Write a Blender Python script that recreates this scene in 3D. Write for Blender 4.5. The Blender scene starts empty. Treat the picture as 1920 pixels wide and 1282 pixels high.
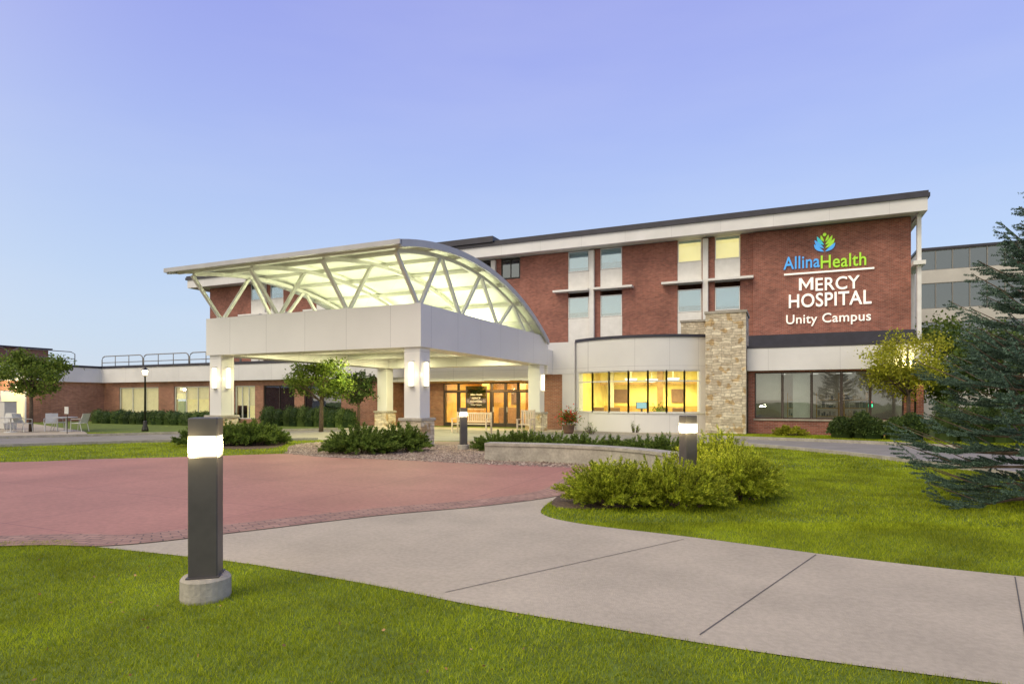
import bpy, math, random
import numpy as np
from mathutils import Vector, Matrix
random.seed(7); rng=np.random.default_rng(7)
PI=math.pi
scene=bpy.context.scene; COL=scene.collection
TH=math.radians(23.86); CS,SN=math.cos(TH),math.sin(TH)
FP=1150.0; HC=1.6; HZ=750.0
# ---------- measuring helpers : photograph reading -> metres on the site ----------
def dr(px):
    a=(px-960)/FP
    return (-SN+CS*a, CS+SN*a)
def G(px,py,z=0.0):
    t=FP*(HC-z)/(py-HZ); d=dr(px); return (t*d[0],t*d[1])
def D(px,t):
    d=dr(px); return (t*d[0],t*d[1])
def U(px,V): d=dr(px); return V/d[1]*d[0]
def Z(px,py,V): d=dr(px); return HC+V/d[1]*(HZ-py)/FP
# ---------- materials ----------
def nt(name):
    m=bpy.data.materials.new(name); m.use_nodes=True; t=m.node_tree; t.nodes.clear()
    o=t.nodes.new('ShaderNodeOutputMaterial'); return m,t,o
def N(t,k,**kw):
    n=t.nodes.new(k)
    for a,b in kw.items(): setattr(n,a,b)
    return n
def rgba(c): return (c[0],c[1],c[2],1)
def mixc(t,fac,a,b,bt='MIX'):
    n=N(t,'ShaderNodeMix',data_type='RGBA',blend_type=bt)
    for i,x in ((0,fac),(6,a),(7,b)):
        if isinstance(x,(int,float)): n.inputs[i].default_value=x
        elif isinstance(x,tuple): n.inputs[i].default_value=rgba(x)
        else: t.links.new(x,n.inputs[i])
    return n.outputs[2]
def noise(t,scale,detail=4,vec=None,rough=.55):
    n=N(t,'ShaderNodeTexNoise'); n.inputs['Scale'].default_value=scale; n.inputs['Detail'].default_value=detail
    n.inputs['Roughness'].default_value=rough
    if vec is None:
        tc=N(t,'ShaderNodeTexCoord'); vec=tc.outputs['Object']
    t.links.new(vec,n.inputs['Vector']); return n.outputs['Fac']
def ramp(t,fac,a,b):
    r=N(t,'ShaderNodeMapRange'); r.inputs[1].default_value=a; r.inputs[2].default_value=b
    t.links.new(fac,r.inputs[0]); return r.outputs[0]
def bump(t,h,st,dist=.02):
    b=N(t,'ShaderNodeBump'); b.inputs['Strength'].default_value=st; b.inputs['Distance'].default_value=dist
    t.links.new(h,b.inputs['Height']); return b.outputs[0]
def prin(t,o,col,rough=.6,metal=0,nrm=None,em=None,es=0,spec=None):
    p=N(t,'ShaderNodeBsdfPrincipled')
    if isinstance(col,tuple): p.inputs['Base Color'].default_value=rgba(col)
    else: t.links.new(col,p.inputs['Base Color'])
    p.inputs['Roughness'].default_value=rough; p.inputs['Metallic'].default_value=metal
    if spec is not None: p.inputs['Specular IOR Level'].default_value=spec
    if nrm is not None: t.links.new(nrm,p.inputs['Normal'])
    if em: p.inputs['Emission Color'].default_value=rgba(em); p.inputs['Emission Strength'].default_value=es
    t.links.new(p.outputs[0],o.inputs[0]); return p
def M(name,c,var=.15,scale=3,rough=.6,metal=0,bst=0,bsc=60,em=None,es=0,scale2=None,spec=None):
    m,t,o=nt(name)
    f=ramp(t,noise(t,scale,6),.3,.7)
    c1=tuple(x*(1-var) for x in c); c2=tuple(min(1,x*(1+var)) for x in c)
    col=mixc(t,f,c1,c2)
    if scale2:
        f2=ramp(t,noise(t,scale2,3),.35,.65)
        col=mixc(t,f2,col,mixc(t,1.0,col,(1-var,)*3,'MULTIPLY'))
    nr=None
    if bst: nr=bump(t,noise(t,bsc,4),bst)
    prin(t,o,col,rough,metal,nr,em,es,spec); return m
def brickmat(name,c1,c2,mortar,bw=.22,rh=.075,ms=.008,off=.5,var=.25,rough=.85,bst=.3,flat=False,uv=False,nsc=.6,warp=0,patch=None,fine=None):
    m,t,o=nt(name)
    tc=N(t,'ShaderNodeTexCoord')
    if uv: vec=tc.outputs['UV']
    elif flat: vec=tc.outputs['Object']
    else:
        s=N(t,'ShaderNodeSeparateXYZ'); t.links.new(tc.outputs['Object'],s.inputs[0])
        a=N(t,'ShaderNodeMath'); t.links.new(s.outputs[0],a.inputs[0]); t.links.new(s.outputs[1],a.inputs[1])
        c=N(t,'ShaderNodeCombineXYZ'); t.links.new(a.outputs[0],c.inputs[0]); t.links.new(s.outputs[2],c.inputs[1]); vec=c.outputs[0]
    if warp:
        nn=N(t,'ShaderNodeTexNoise'); nn.inputs['Scale'].default_value=1.7; nn.inputs['Detail'].default_value=1; t.links.new(vec,nn.inputs['Vector'])
        vm=N(t,'ShaderNodeVectorMath',operation='SCALE'); t.links.new(nn.outputs['Color'],vm.inputs[0]); vm.inputs['Scale'].default_value=warp
        va=N(t,'ShaderNodeVectorMath',operation='ADD'); t.links.new(vec,va.inputs[0]); t.links.new(vm.outputs[0],va.inputs[1]); vec=va.outputs[0]
    b=N(t,'ShaderNodeTexBrick'); b.offset=off
    if warp: b.squash=.55; b.squash_frequency=3; b.offset_frequency=3
    t.links.new(vec,b.inputs['Vector'])
    for k,v in (('Color1',rgba(c1)),('Color2',rgba(c2)),('Mortar',rgba(mortar)),('Scale',1),('Mortar Size',ms),('Brick Width',bw),('Row Height',rh),('Bias',0),('Mortar Smooth',.2)):
        b.inputs[k].default_value=v
    f=ramp(t,noise(t,nsc,5),.3,.7)
    col=mixc(t,1.0,b.outputs[0],mixc(t,f,(1-var,)*3,(1+var*.4,)*3),'MULTIPLY')
    if fine:
        f4=ramp(t,noise(t,fine,4),.3,.7); col=mixc(t,1.0,col,mixc(t,f4,(.85,.85,.85),(1.1,1.1,1.1)),'MULTIPLY')
    if patch:
        f3=ramp(t,noise(t,patch[0],2),.56,.62); col=mixc(t,f3,col,mixc(t,1.0,col,patch[1],'MULTIPLY'))
    inv=N(t,'ShaderNodeMath',operation='SUBTRACT'); inv.inputs[0].default_value=1; t.links.new(b.outputs['Fac'],inv.inputs[1])
    prin(t,o,col,rough,0,bump(t,inv.outputs[0],bst,.01)); return m
def leafmat(name,dark,light,trans=.3,nsc=1.5):
    m,t,o=nt(name)
    g=N(t,'ShaderNodeNewGeometry')
    col=mixc(t,g.outputs['Random Per Island'],dark,light)
    f=ramp(t,noise(t,nsc,3),.35,.65)
    col=mixc(t,1.0,col,mixc(t,f,(.65,.65,.65),(1.2,1.2,1.2)),'MULTIPLY')
    d=N(t,'ShaderNodeBsdfPrincipled'); t.links.new(col,d.inputs['Base Color']); d.inputs['Roughness'].default_value=.6; d.inputs['Specular IOR Level'].default_value=.25
    tr=N(t,'ShaderNodeBsdfTranslucent'); t.links.new(col,tr.inputs[0])
    mx=N(t,'ShaderNodeMixShader'); mx.inputs[0].default_value=trans
    t.links.new(d.outputs[0],mx.inputs[1]); t.links.new(tr.outputs[0],mx.inputs[2]); t.links.new(mx.outputs[0],o.inputs[0]); return m
def glassmat(name,tint=(.9,.95,.95),refl=.18,base=.08):
    m,t,o=nt(name)
    tr=N(t,'ShaderNodeBsdfTransparent'); tr.inputs[0].default_value=rgba(tint)
    gl=N(t,'ShaderNodeBsdfGlossy'); gl.inputs['Roughness'].default_value=.02; gl.inputs[0].default_value=(.8,.92,1,1)
    n=noise(t,.8,2); t.links.new(bump(t,n,.05,.05),gl.inputs['Normal'])
    lw=N(t,'ShaderNodeLayerWeight'); lw.inputs[0].default_value=.35
    r=N(t,'ShaderNodeMapRange'); r.inputs[3].default_value=base; r.inputs[4].default_value=base+refl*2; t.links.new(lw.outputs['Fresnel'],r.inputs[0])
    mx=N(t,'ShaderNodeMixShader'); t.links.new(r.outputs[0],mx.inputs[0]); t.links.new(tr.outputs[0],mx.inputs[1]); t.links.new(gl.outputs[0],mx.inputs[2]); t.links.new(mx.outputs[0],o.inputs[0]); return m
def emmat(name,c,s):
    m,t,o=nt(name); e=N(t,'ShaderNodeEmission')
    f=ramp(t,noise(t,2.0,2),.2,.8); t.links.new(mixc(t,f,tuple(x*.9 for x in c),c),e.inputs[0]); e.inputs[1].default_value=s
    t.links.new(e.outputs[0],o.inputs[0]); return m

MT={}
MT['brick']=brickmat('red_brick',(.42,.145,.105),(.25,.078,.06),(.36,.24,.20),ms=.010,var=.3,fine=4)
MT['brick2']=brickmat('orange_brick',(.46,.20,.12),(.32,.125,.08),(.40,.3,.24),ms=.010,var=.3,fine=4)
MT['stone']=brickmat('ledge_stone',(.84,.76,.60),(.52,.44,.33),(.38,.33,.26),bw=.46,rh=.13,ms=.007,off=.37,var=.25,bst=1.0,nsc=5,warp=.25,patch=(2.2,(.80,.66,.46)),fine=9)
MT['panel']=brickmat('white_metal_panel',(.73,.73,.74),(.705,.705,.715),(.34,.34,.37),bw=1.95,rh=3.3,ms=.006,off=0,var=.05,rough=.38,bst=.05)
MT['fascia']=brickmat('white_fascia_panel',(.76,.76,.79),(.73,.73,.76),(.45,.45,.48),bw=3.0,rh=40,ms=.006,off=0,var=.12,rough=.6,bst=.05,nsc=.5)
MT['white']=M('white_paint',(.78,.78,.78),.07,2,.5)
MT['soffit']=M('soffit_white',(.74,.73,.66),.06,1,.7)
MT['coping']=M('dark_coping',(.035,.035,.055),.2,2,.45)
MT['conc']=M('concrete_slab',(.475,.415,.320),.14,.8,.85,bst=.35,bsc=90,scale2=22)
MT['conc2']=M('cast_concrete',(.42,.39,.34),.2,3,.85,bst=.35,bsc=40,scale2=18)
MT['asph']=M('road_surface',(.26,.245,.225),.15,1.2,.85,bst=.2,bsc=120,scale2=20)
MT['joint']=M('joint_sealant',(.10,.095,.09),.2,10,.9)
MT['plaza']=brickmat('stamped_red_concrete',(.425,.20,.150),(.395,.182,.137),(.28,.125,.11),bw=2.3,rh=2.3,ms=.010,off=0,var=.18,rough=.66,flat=True,bst=.15,nsc=.55,fine=14)
MT['paver']=brickmat('brick_pavers',(.43,.26,.20),(.33,.19,.15),(.16,.105,.09),bw=.2,rh=.1,ms=.009,uv=True,rough=.8,bst=.5,var=.25,nsc=2)
MT['grassbase']=M('turf_soil',(.14,.20,.02),.3,2.5,.95,bst=.4,bsc=50,scale2=20)
MT['mulch']=M('bark_mulch',(.12,.08,.055),.5,18,.95,bst=.9,bsc=60)
MT['gravelb']=M('gravel_bed',(.28,.20,.15),.45,30,.9,bst=.9,bsc=45)
MT['pebble']=leafmat('pebbles',(.15,.10,.08),(.52,.42,.33),0,3)
MT['grass']=leafmat('grass_blades',(.17,.25,.008),(.58,.64,.03),.4,.9)
MT['juniper']=leafmat('lamp_tinted_juniper_needles',(.10,.17,.012),(.70,.74,.07),.35,3.2)  # bollard lamp glow on the front junipers is put into the needle colour
MT['juniperd']=leafmat('dark_juniper_needles',(.055,.11,.02),(.28,.38,.07),.3,1.5)
MT['leaf']=leafmat('tree_leaves',(.07,.13,.02),(.28,.37,.06),.4,1)
MT['leaflit']=leafmat('yellow_and_lamplit_leaves',(.22,.26,.02),(.58,.57,.06),.4,1)  # brighter leaf copy; lamplight on the tree is put into its colour
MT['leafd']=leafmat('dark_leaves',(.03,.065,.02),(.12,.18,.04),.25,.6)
MT['spruce']=leafmat('spruce_needles',(.025,.065,.042),(.19,.29,.22),.10,3.2)
MT['flower']=leafmat('red_flowers',(.6,.02,.02),(.9,.09,.05),.3,3)
MT['bark']=M('bark',(.12,.085,.06),.35,12,.9,bst=.8,bsc=30)
MT['bronze']=M('dark_grey_metal',(.105,.098,.10),.12,2,.45,.3,scale2=9)
MT['black']=M('black_metal',(.025,.024,.024),.2,3,.4)
MT['frame']=M('aluminium_frame',(.66,.66,.63),.06,3,.4,.1)
MT['dframe']=M('bronze_window_frame',(.05,.035,.03),.2,3,.4)
MT['mull']=M('grey_mullion',(.24,.23,.22),.1,3,.5)
MT['glass']=glassmat('clear_glass',(.95,.97,.93),.10,.03)
MT['glasss']=glassmat('shop_glass',(.85,.88,.86),.20,.08)
MT['glassup']=glassmat('upper_window_glass',(.80,.92,.96),.3,.26)
MT['glassd']=glassmat('dark_tinted_glass',(.36,.36,.36),.3,.16)
MT['blind']=M('roller_blind',(.62,.73,.77),.06,2,.8)
MT['pale']=M('pale_screen',(.72,.70,.66),.08,2,.8)
MT['cream']=M('glowing_cream_blind',(.80,.70,.48),.1,2,.8,em=(1,.85,.5),es=.32)  # emission stands in for room light coming through the blind
MT['dark']=M('dark_room',(.15,.18,.19),.3,1,.9)
MT['lit']=M('glowing_room_panel',(.8,.68,.34),.3,1.2,.8,em=(1,.86,.42),es=.72)  # panel glows by itself to stand for a lit room
MT['litdoor']=M('glowing_door_panel',(.8,.7,.35),.2,1.2,.8,em=(1,.85,.45),es=.8)  # glow stands in for the lit interior behind the door
MT['yellow']=M('warm_interior_wall',(.86,.74,.30),.18,1.5,.7)
MT['amber']=M('amber_lobby_wall',(.78,.50,.18),.25,1.5,.7)
MT['wood']=M('warm_wood',(.56,.34,.13),.25,4,.5)
MT['tan']=M('floor_tile',(.5,.42,.3),.15,2,.4)
MT['vault']=brickmat('translucent_vault_panel',(.84,.87,.75),(.82,.85,.73),(.73,.76,.64),bw=1.1,rh=50,ms=.014,off=0,var=.10,rough=.5,bst=.05)
MT['truss']=M('cream_steel',(.66,.66,.61),.06,2,.45)
MT['vaulttop']=M('grey_roof_metal',(.45,.46,.50),.1,1.5,.4)
MT['sconce']=emmat('sconce_glow',(1,.86,.52),4.0)
MT['lens']=emmat('bollard_lens_glow',(1,.93,.78),2.0)
MT['lensw']=M('louvre_white',(.6,.6,.58),.05,5,.4,em=(1,.93,.8),es=.12)
MT['lamp']=emmat('lantern_glow',(1,.80,.45),6)
MT['clamp']=emmat('ceiling_lamp_glow',(1,.9,.65),4)
MT['slamp']=emmat('shop_lamp_glow',(1,.95,.85),1.0)
MT['pend']=emmat('pendant_glow',(1,.95,.7),1.7)
MT['signw']=M('white_sign_letter',(.85,.84,.80),.03,4,.4,em=(1,.95,.82),es=.52)
MT['vinyl']=M('white_vinyl_letter',(.8,.78,.7),.03,4,.6)
MT['signb']=M('blue_sign_letter',(.04,.25,.62),.05,4,.4,em=(.10,.44,.9),es=.6)
MT['signg']=M('green_sign_letter',(.30,.55,.03),.05,4,.4,em=(.42,.80,.05),es=.5)
MT['signt']=M('teal_sign_piece',(.03,.40,.42),.05,4,.4,em=(.06,.55,.62),es=.6)
MT['beige']=M('beige_spandrel',(.57,.545,.52),.08,1,.7)
MT['furn']=M('white_mesh_metal',(.62,.62,.60),.06,6,.45)
MT['bench']=M('pale_painted_wood',(.66,.55,.45),.1,5,.6)
MT['pot']=M('terracotta',(.22,.13,.09),.2,5,.8)
MT['tv']=emmat('screen_glow',(.45,.75,.75),1.0)
MT['grn']=emmat('green_display_glow',(.1,1,.5),2.0)
MT['redl']=emmat('red_display_glow',(1,.05,.05),2.5)
MT['goods']=leafmat('shop_goods',(.1,.12,.2),(.7,.6,.5),0,3)

# ---------- mesh builders ----------
OFF={}
def link(o,parent=None):
    COL.objects.link(o)
    if parent is not None: o.parent=parent
def tag(o,label,cat=None,group=None,kind=None):
    if label: o['label']=label
    if cat: o['category']=cat
    if group: o['group']=group
    if kind: o['kind']=kind
    return o
def thing(name,label,cat,loc=(0,0,0),rz=0,group=None):
    o=bpy.data.objects.new(name,None); link(o); o.location=loc; o.rotation_euler=(0,0,rz); o.empty_display_size=.3
    OFF[o.name]=Vector(loc); return tag(o,label,cat,group)
class MB:
    def __init__(s): s.v=[]; s.f=[]; s.uv=None
    def add(s,vs,fs):
        b=len(s.v); s.v+=[tuple(p) for p in vs]; s.f+=[tuple(b+i for i in f) for f in fs]; return s
    def box(s,x0,x1,y0,y1,z0,z1):
        vs=[(x,y,z) for z in (z0,z1) for x,y in ((x0,y0),(x1,y0),(x1,y1),(x0,y1))]
        return s.add(vs,[(3,2,1,0),(4,5,6,7),(0,1,5,4),(1,2,6,5),(2,3,7,6),(3,0,4,7)])
    def bbox(s,x0,x1,y0,y1,z0,z1,b=.01):
        p=[(x0+b,y0),(x1-b,y0),(x1,y0+b),(x1,y1-b),(x1-b,y1),(x0+b,y1),(x0,y1-b),(x0,y0+b)]
        q=[(x0+2*b,y0+b),(x1-2*b,y0+b),(x1-b,y0+2*b),(x1-b,y1-2*b),(x1-2*b,y1-b),(x0+2*b,y1-b),(x0+b,y1-2*b),(x0+b,y0+2*b)]
        vs=[(a,c,z0) for a,c in p]+[(a,c,z1-b) for a,c in p]+[(a,c,z1) for a,c in q]
        fs=[tuple(range(7,-1,-1)),tuple(range(16,24))]
        for k in range(8):
            j=(k+1)%8; fs+=[(k,j,8+j,8+k),(8+k,8+j,16+j,16+k)]
        return s.add(vs,fs)
    def beam(s,p,q,w,h=None,up=(0,0,1)):
        h=h or w; p=Vector(p);q=Vector(q); d=(q-p).normalized(); u=Vector(up)
        if abs(d.dot(u))>.98: u=Vector((1,0,0))
        a=d.cross(u).normalized()*w/2; b=a.cross(d).normalized()*h/2
        vs=[c+i*a+j*b for c in (p,q) for i,j in ((-1,-1),(1,-1),(1,1),(-1,1))]
        return s.add(vs,[(3,2,1,0),(4,5,6,7),(0,1,5,4),(1,2,6,5),(2,3,7,6),(3,0,4,7)])
    def tube(s,pts,rad,n=8):
        pts=[Vector(p) for p in pts]; m=len(pts)
        if not isinstance(rad,(list,tuple)): rad=[rad]*m
        vs=[]
        for i,p in enumerate(pts):
            d=(pts[min(i+1,m-1)]-pts[max(i-1,0)]).normalized()
            u=Vector((0,0,1)) if abs(d.z)<.9 else Vector((1,0,0))
            a=d.cross(u).normalized(); b=a.cross(d).normalized()
            for k in range(n): vs.append(p+(a*math.cos(2*PI*k/n)+b*math.sin(2*PI*k/n))*rad[i])
        fs=[(i*n+k,i*n+(k+1)%n,(i+1)*n+(k+1)%n,(i+1)*n+k) for i in range(m-1) for k in range(n)]
        fs+=[tuple(range(n-1,-1,-1)),tuple((m-1)*n+k for k in range(n))]
        return s.add(vs,fs)
    def lathe(s,prof,c=(0,0),n=16):
        vs=[(c[0]+r*math.cos(2*PI*k/n),c[1]+r*math.sin(2*PI*k/n),z) for r,z in prof for k in range(n)]
        m=len(prof)
        fs=[(i*n+k,i*n+(k+1)%n,(i+1)*n+(k+1)%n,(i+1)*n+k) for i in range(m-1) for k in range(n)]
        fs+=[tuple(range(n-1,-1,-1)),tuple((m-1)*n+k for k in range(n))]
        return s.add(vs,fs)
    def prism(s,poly,z0,z1):
        n=len(poly)
        vs=[(x,y,z0) for x,y in poly]+[(x,y,z1) for x,y in poly]
        return s.add(vs,[tuple(range(n-1,-1,-1)),tuple(range(n,2*n))]+[(k,(k+1)%n,n+(k+1)%n,n+k) for k in range(n)])
    def vprism(s,poly,y0,y1):
        n=len(poly)
        vs=[(x,y0,z) for x,z in poly]+[(x,y1,z) for x,z in poly]
        return s.add(vs,[tuple(range(n)),tuple(range(2*n-1,n-1,-1))]+[((k+1)%n,k,n+k,n+(k+1)%n) for k in range(n)])
    def build(s,name,mat,parent=None,smooth=False,label=None,cat=None,kind=None,group=None):
        off=OFF.get(parent.name,Vector((0,0,0))) if parent is not None else Vector((0,0,0))
        me=bpy.data.meshes.new(name); me.from_pydata([(v[0]-off.x,v[1]-off.y,v[2]-off.z) for v in s.v],[],s.f)
        me.materials.append(MT[mat])
        if smooth: me.polygons.foreach_set('use_smooth',[True]*len(me.polygons))
        if s.uv:
            uvl=me.uv_layers.new(name='UVMap'); 
            for li,l in enumerate(me.loops): uvl.data[li].uv=s.uv[l.vertex_index]
        me.update()
        o=bpy.data.objects.new(name,me); link(o,parent); OFF[o.name]=off.copy()
        return tag(o,label,cat,group,kind)
def npmesh(name,V,k,mat,parent=None,label=None,cat=None,kind=None,group=None,F=None):
    V=np.asarray(V,dtype=np.float32).reshape(-1,3).copy()
    off=OFF.get(parent.name,Vector((0,0,0))) if parent is not None else Vector((0,0,0))
    V-=np.array(off,dtype=np.float32)
    if F is None: F=np.arange(len(V),dtype=np.int32).reshape(-1,k)
    me=bpy.data.meshes.new(name); me.vertices.add(len(V)); me.vertices.foreach_set('co',V.ravel())
    me.loops.add(F.size); me.loops.foreach_set('vertex_index',F.ravel().astype(np.int32))
    me.polygons.add(len(F)); me.polygons.foreach_set('loop_start',(np.arange(len(F))*k).astype(np.int32))
    me.update(calc_edges=True); me.materials.append(MT[mat])
    o=bpy.data.objects.new(name,me); link(o,parent); OFF[o.name]=off.copy(); return tag(o,label,cat,group,kind)
def unit(a): return a/np.maximum(np.linalg.norm(a,axis=1,keepdims=True),1e-6)
def leaves(P,Dv,L,W):
    n=len(P)
    if Dv is None: Dv=rng.normal(size=(n,3))
    Dv=unit(Dv); S=unit(np.cross(Dv,rng.normal(size=(n,3))))
    L=(L*rng.uniform(.65,1.25,n))[:,None]; W=(W*rng.uniform(.7,1.2,n))[:,None]
    return np.stack([P-Dv*L/2,P+S*W/2,P+Dv*L/2,P-S*W/2],axis=1)
def seg_needles(A,B,n,L,W,spread=.8):
    ln=np.linalg.norm(B-A,axis=1); pr=ln/ln.sum(); idx=rng.choice(len(A),n,p=pr); s=rng.random((n,1))
    P=A[idx]+(B[idx]-A[idx])*s; d=unit(B-A)[idx]
    r=rng.normal(size=(n,3)); r-=d*np.sum(r*d,axis=1,keepdims=True); r=unit(r)
    Dn=unit(d*.7+r*spread); return leaves(P+Dn*L/2,Dn,L,W)
def inpoly(x,y,poly):
    c=np.zeros(len(x),bool); n=len(poly)
    for i in range(n):
        x1,y1=poly[i]; x2,y2=poly[(i+1)%n]
        if y1==y2: continue
        k=((y1>y)!=(y2>y))&(x<(x2-x1)*(y-y1)/(y2-y1)+x1); c^=k
    return c
def spline(pts,n=8,closed=False):
    P=[Vector((p[0],p[1],0)) for p in pts]; m=len(P); out=[]
    rngi=range(m) if closed else range(m-1)
    for i in rngi:
        if closed: a,b,c,d=P[(i-1)%m],P[i],P[(i+1)%m],P[(i+2)%m]
        else: a,b,c,d=P[max(i-1,0)],P[i],P[i+1],P[min(i+2,m-1)]
        for k in range(n):
            t=k/n
            q=.5*((2*b)+(c-a)*t+(2*a-5*b+4*c-d)*t*t+(3*b-a-3*c+d)*t**3); out.append((q.x,q.y))
    if not closed: out.append((P[-1].x,P[-1].y))
    return out
def offset(line,w):
    out=[]; m=len(line)
    for i in range(m):
        a=Vector(line[max(i-1,0)]); b=Vector(line[min(i+1,m-1)]); d=(b-a).normalized(); n=Vector((-d.y,d.x))
        out.append((line[i][0]+n.x*w,line[i][1]+n.y*w))
    return out
def sheet(name,poly,z,mat,kind='structure',**kw):
    b=MB(); b.add([(x,y,z) for x,y in poly],[tuple(range(len(poly)))])
    o=b.build(name,mat,kind=kind,**kw)
    if o.data.polygons[0].normal.z<0: o.data.flip_normals()
    return o
def wallstrip(line,w0,w1,z0,z1):
    a=offset(line,w0); c=offset(line,w1); b=MB(); n=len(line)
    vs=[]
    for i in range(n): vs+=[(a[i][0],a[i][1],z0),(a[i][0],a[i][1],z1),(c[i][0],c[i][1],z1),(c[i][0],c[i][1],z0)]
    fs=[]
    for i in range(n-1):
        for k in range(3): fs.append((i*4+k,i*4+k+1,i*4+4+k+1,i*4+4+k))
    fs+=[(3,2,1,0),tuple((n-1)*4+k for k in range(4))]
    b.add(vs,fs); return b

# ---------- ground ----------
ground=MB().add([(-900,-300,0),(900,-300,0),(900,1500,0),(-900,1500,0)],[(0,1,2,3)]).build('ground','grassbase',kind='structure')
plaza_pts=[G(0,1018),G(225,1016),G(450,992),G(700,963),G(900,945),G(1040,925),G(1085,900),G(1112,882),G(1090,876),G(900,869),G(760,863),G(600,857),G(540,851),G(350,857),G(180,861),G(0,867),(-24,6.5),(-25,2),(-20,-2),(-12,1)]
plaza=spline(plaza_pts,6,True)
walk_low=[G(150,1023),G(350,1044),G(480,1060),G(700,1098),G(900,1138),G(1200,1188),G(1400,1220),G(1600,1248),G(1850,1280),G(2200,1325),G(2700,1390)]
walk_up=[G(2700,1160),G(1920,1082),G(1600,1047),G(1300,1008),G(1100,984),G(1022,967),G(1020,950),G(1060,925)]
walk=spline(walk_low,5)+spline(walk_up,5)+[G(900,925),G(500,960),G(200,990),G(100,1005)]
sheet('footpath',walk,.008,'conc')
sheet('plaza',plaza,.012,'plaza')
edge=spline([(-12,1),G(0,1018),G(225,1016),G(450,992),G(700,963),G(900,945),G(1040,925),G(1085,900),G(1112,882)],10)
bd=MB(); a0=offset(edge,-.22); a1=offset(edge,.34); L=0; uv=[]
for i in range(len(edge)):
    if i: L+=(Vector(edge[i])-Vector(edge[i-1])).length
    bd.v+=[(a0[i][0],a0[i][1],.017),(a1[i][0],a1[i][1],.017)]; uv+=[(L,0),(L,.56)]
bd.f=[(2*i,2*i+2,2*i+3,2*i+1) for i in range(len(edge)-1)]; bd.uv=uv
bd.build('paver_border','paver',kind='structure')
inner=[(-34,-8),(-30,3),(-24.4,12.1),(-21,16.5),(-17,19.3),(-12,21),(-8,22.6),(-2.9,23.7),(.6,21.5),(3.1,18.4),(7,12),(16,-2)]
outer=[(-42,-6),(-38,4),(-29.8,14.7),(-25.6,21),(-22,26.5),(-17,29),(-10,28.8),(-3.3,27.3),(4.5,24.9),(11,18),(24,-2)]
si=spline(inner,8); so=spline(outer,8)
road=si+so[::-1]
sheet('driveway',road,.004,'asph')
wallstrip(spline(outer[1:5],8),0,.15,-.02,.11).build('kerb','conc2',kind='structure')
wallstrip(spline(outer[6:],8),0,.15,-.02,.11).build('kerb','conc2',kind='structure')
wallstrip(spline(inner[1:5],8),-.15,0,-.02,.11).build('kerb','conc2',kind='structure')
wallstrip(spline(inner[6:],8),-.15,0,-.02,.11).build('kerb','conc2',kind='structure')
apron=[(-24,31.6),(-22.2,26.7),(-17,29.15),(-10,28.95),(-3.3,27.5),(-3.3,31.6)]
sheet('pavement',apron,.008,'conc')
patio=[(-49.6,12),(-38.5,3),(-30.2,14.8),(-28.2,17.4),(-33,20),(-49.6,26)]
sheet('patio',patio,.009,'conc')
gravel=spline([G(535,850),G(600,857),G(760,864),G(900,871),G(1100,877),G(1130,862),G(1290,850),(-1.2,14.5),(-2.6,22),(-8,22.3),(-12,20.7),(-15.5,19.5),(-16,17),(-14,14.5)],5,True)
sheet('gravel_bed',gravel,.006,'gravelb')
mul1=spline([G(1035,948),G(1080,955),G(1200,952),G(1330,944),G(1390,926),G(1390,912),G(1330,902),G(1100,902),G(1050,928)],5,True)
sheet('mulch_bed',mul1,.0125,'mulch')
mul2=spline([G(352,826),G(430,842),G(530,836),G(530,812),G(430,806),G(352,812)],5,True)
sheet('mulch_bed',mul2,.0125,'mulch')
j=MB()
for p,q in (((835,1112),(1282,1012)),((1312,1192),(1530,1041)),((1903,1083),(1945,1330))):
    a=Vector(G(*p)).to_3d(); b=Vector(G(*q)).to_3d(); d=(b-a).normalized(); n=Vector((-d.y,d.x,0))*.0045
    j.add([(v.x,v.y,.0125) for v in (a-n,b-n,b+n,a+n)],[(0,1,2,3)])
j.build('path_joint','joint',kind='structure')
def scatter(poly,n):
    P=np.array(poly); x=rng.uniform(P[:,0].min(),P[:,0].max(),n); y=rng.uniform(P[:,1].min(),P[:,1].max(),n)
    k=inpoly(x,y,poly); return x[k],y[k]
x,y=scatter(gravel,26000); k=y<19; x,y=x[k],y[k]; n=len(x)
r=rng.uniform(.015,.04,n); oc=np.array([(1,0,0),(-1,0,0),(0,1,0),(0,-1,0),(0,0,.7),(0,0,-.7)])
V=(oc[None]*r[:,None,None]*rng.uniform(.7,1.3,(n,6,1)))+np.stack([x,y,np.full(n,.015)],1)[:,None,:]
fo=np.array([(0,2,4),(2,1,4),(1,3,4),(3,0,4)]); F=(fo[None]+np.arange(n)[:,None,None]*6).reshape(-1,3)
npmesh('gravel',V,3,'pebble',kind='stuff',label='brown and grey pebbles in the bed around the shrubs',cat='gravel',F=F)
def blades(n,box,dmin,dmax,h,w):
    x=rng.uniform(box[0],box[1],n); y=rng.uniform(box[2],box[3],n)
    d=-SN*x+CS*y; xr=CS*x+SN*y
    k=(d>dmin)&(d<dmax)&(abs(xr)<d*1.0+.6)
    for p in (walk,plaza,road,gravel,mul1,mul2,patio,apron): k&=~inpoly(x,y,p)
    x,y=x[k],y[k]; n=len(x)
    patch=.80+.18*np.sin(x*2.1+1.3*np.sin(y*1.7))*np.sin(y*2.6+x)
    hh=h*rng.uniform(.5,1.25,n)*patch; an=rng.uniform(0,2*PI,n); ww=w*rng.uniform(.7,1.3,n)/2
    c,s=np.cos(an)*ww,np.sin(an)*ww; lx,ly=rng.normal(0,.6,n)*hh,rng.normal(0,.6,n)*hh
    z0=np.zeros(n)
    V=np.stack([np.stack([x-c,y-s,z0],1),np.stack([x+c,y+s,z0],1),np.stack([x+lx,y+ly,hh+.006],1)],1)
    return V
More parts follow.
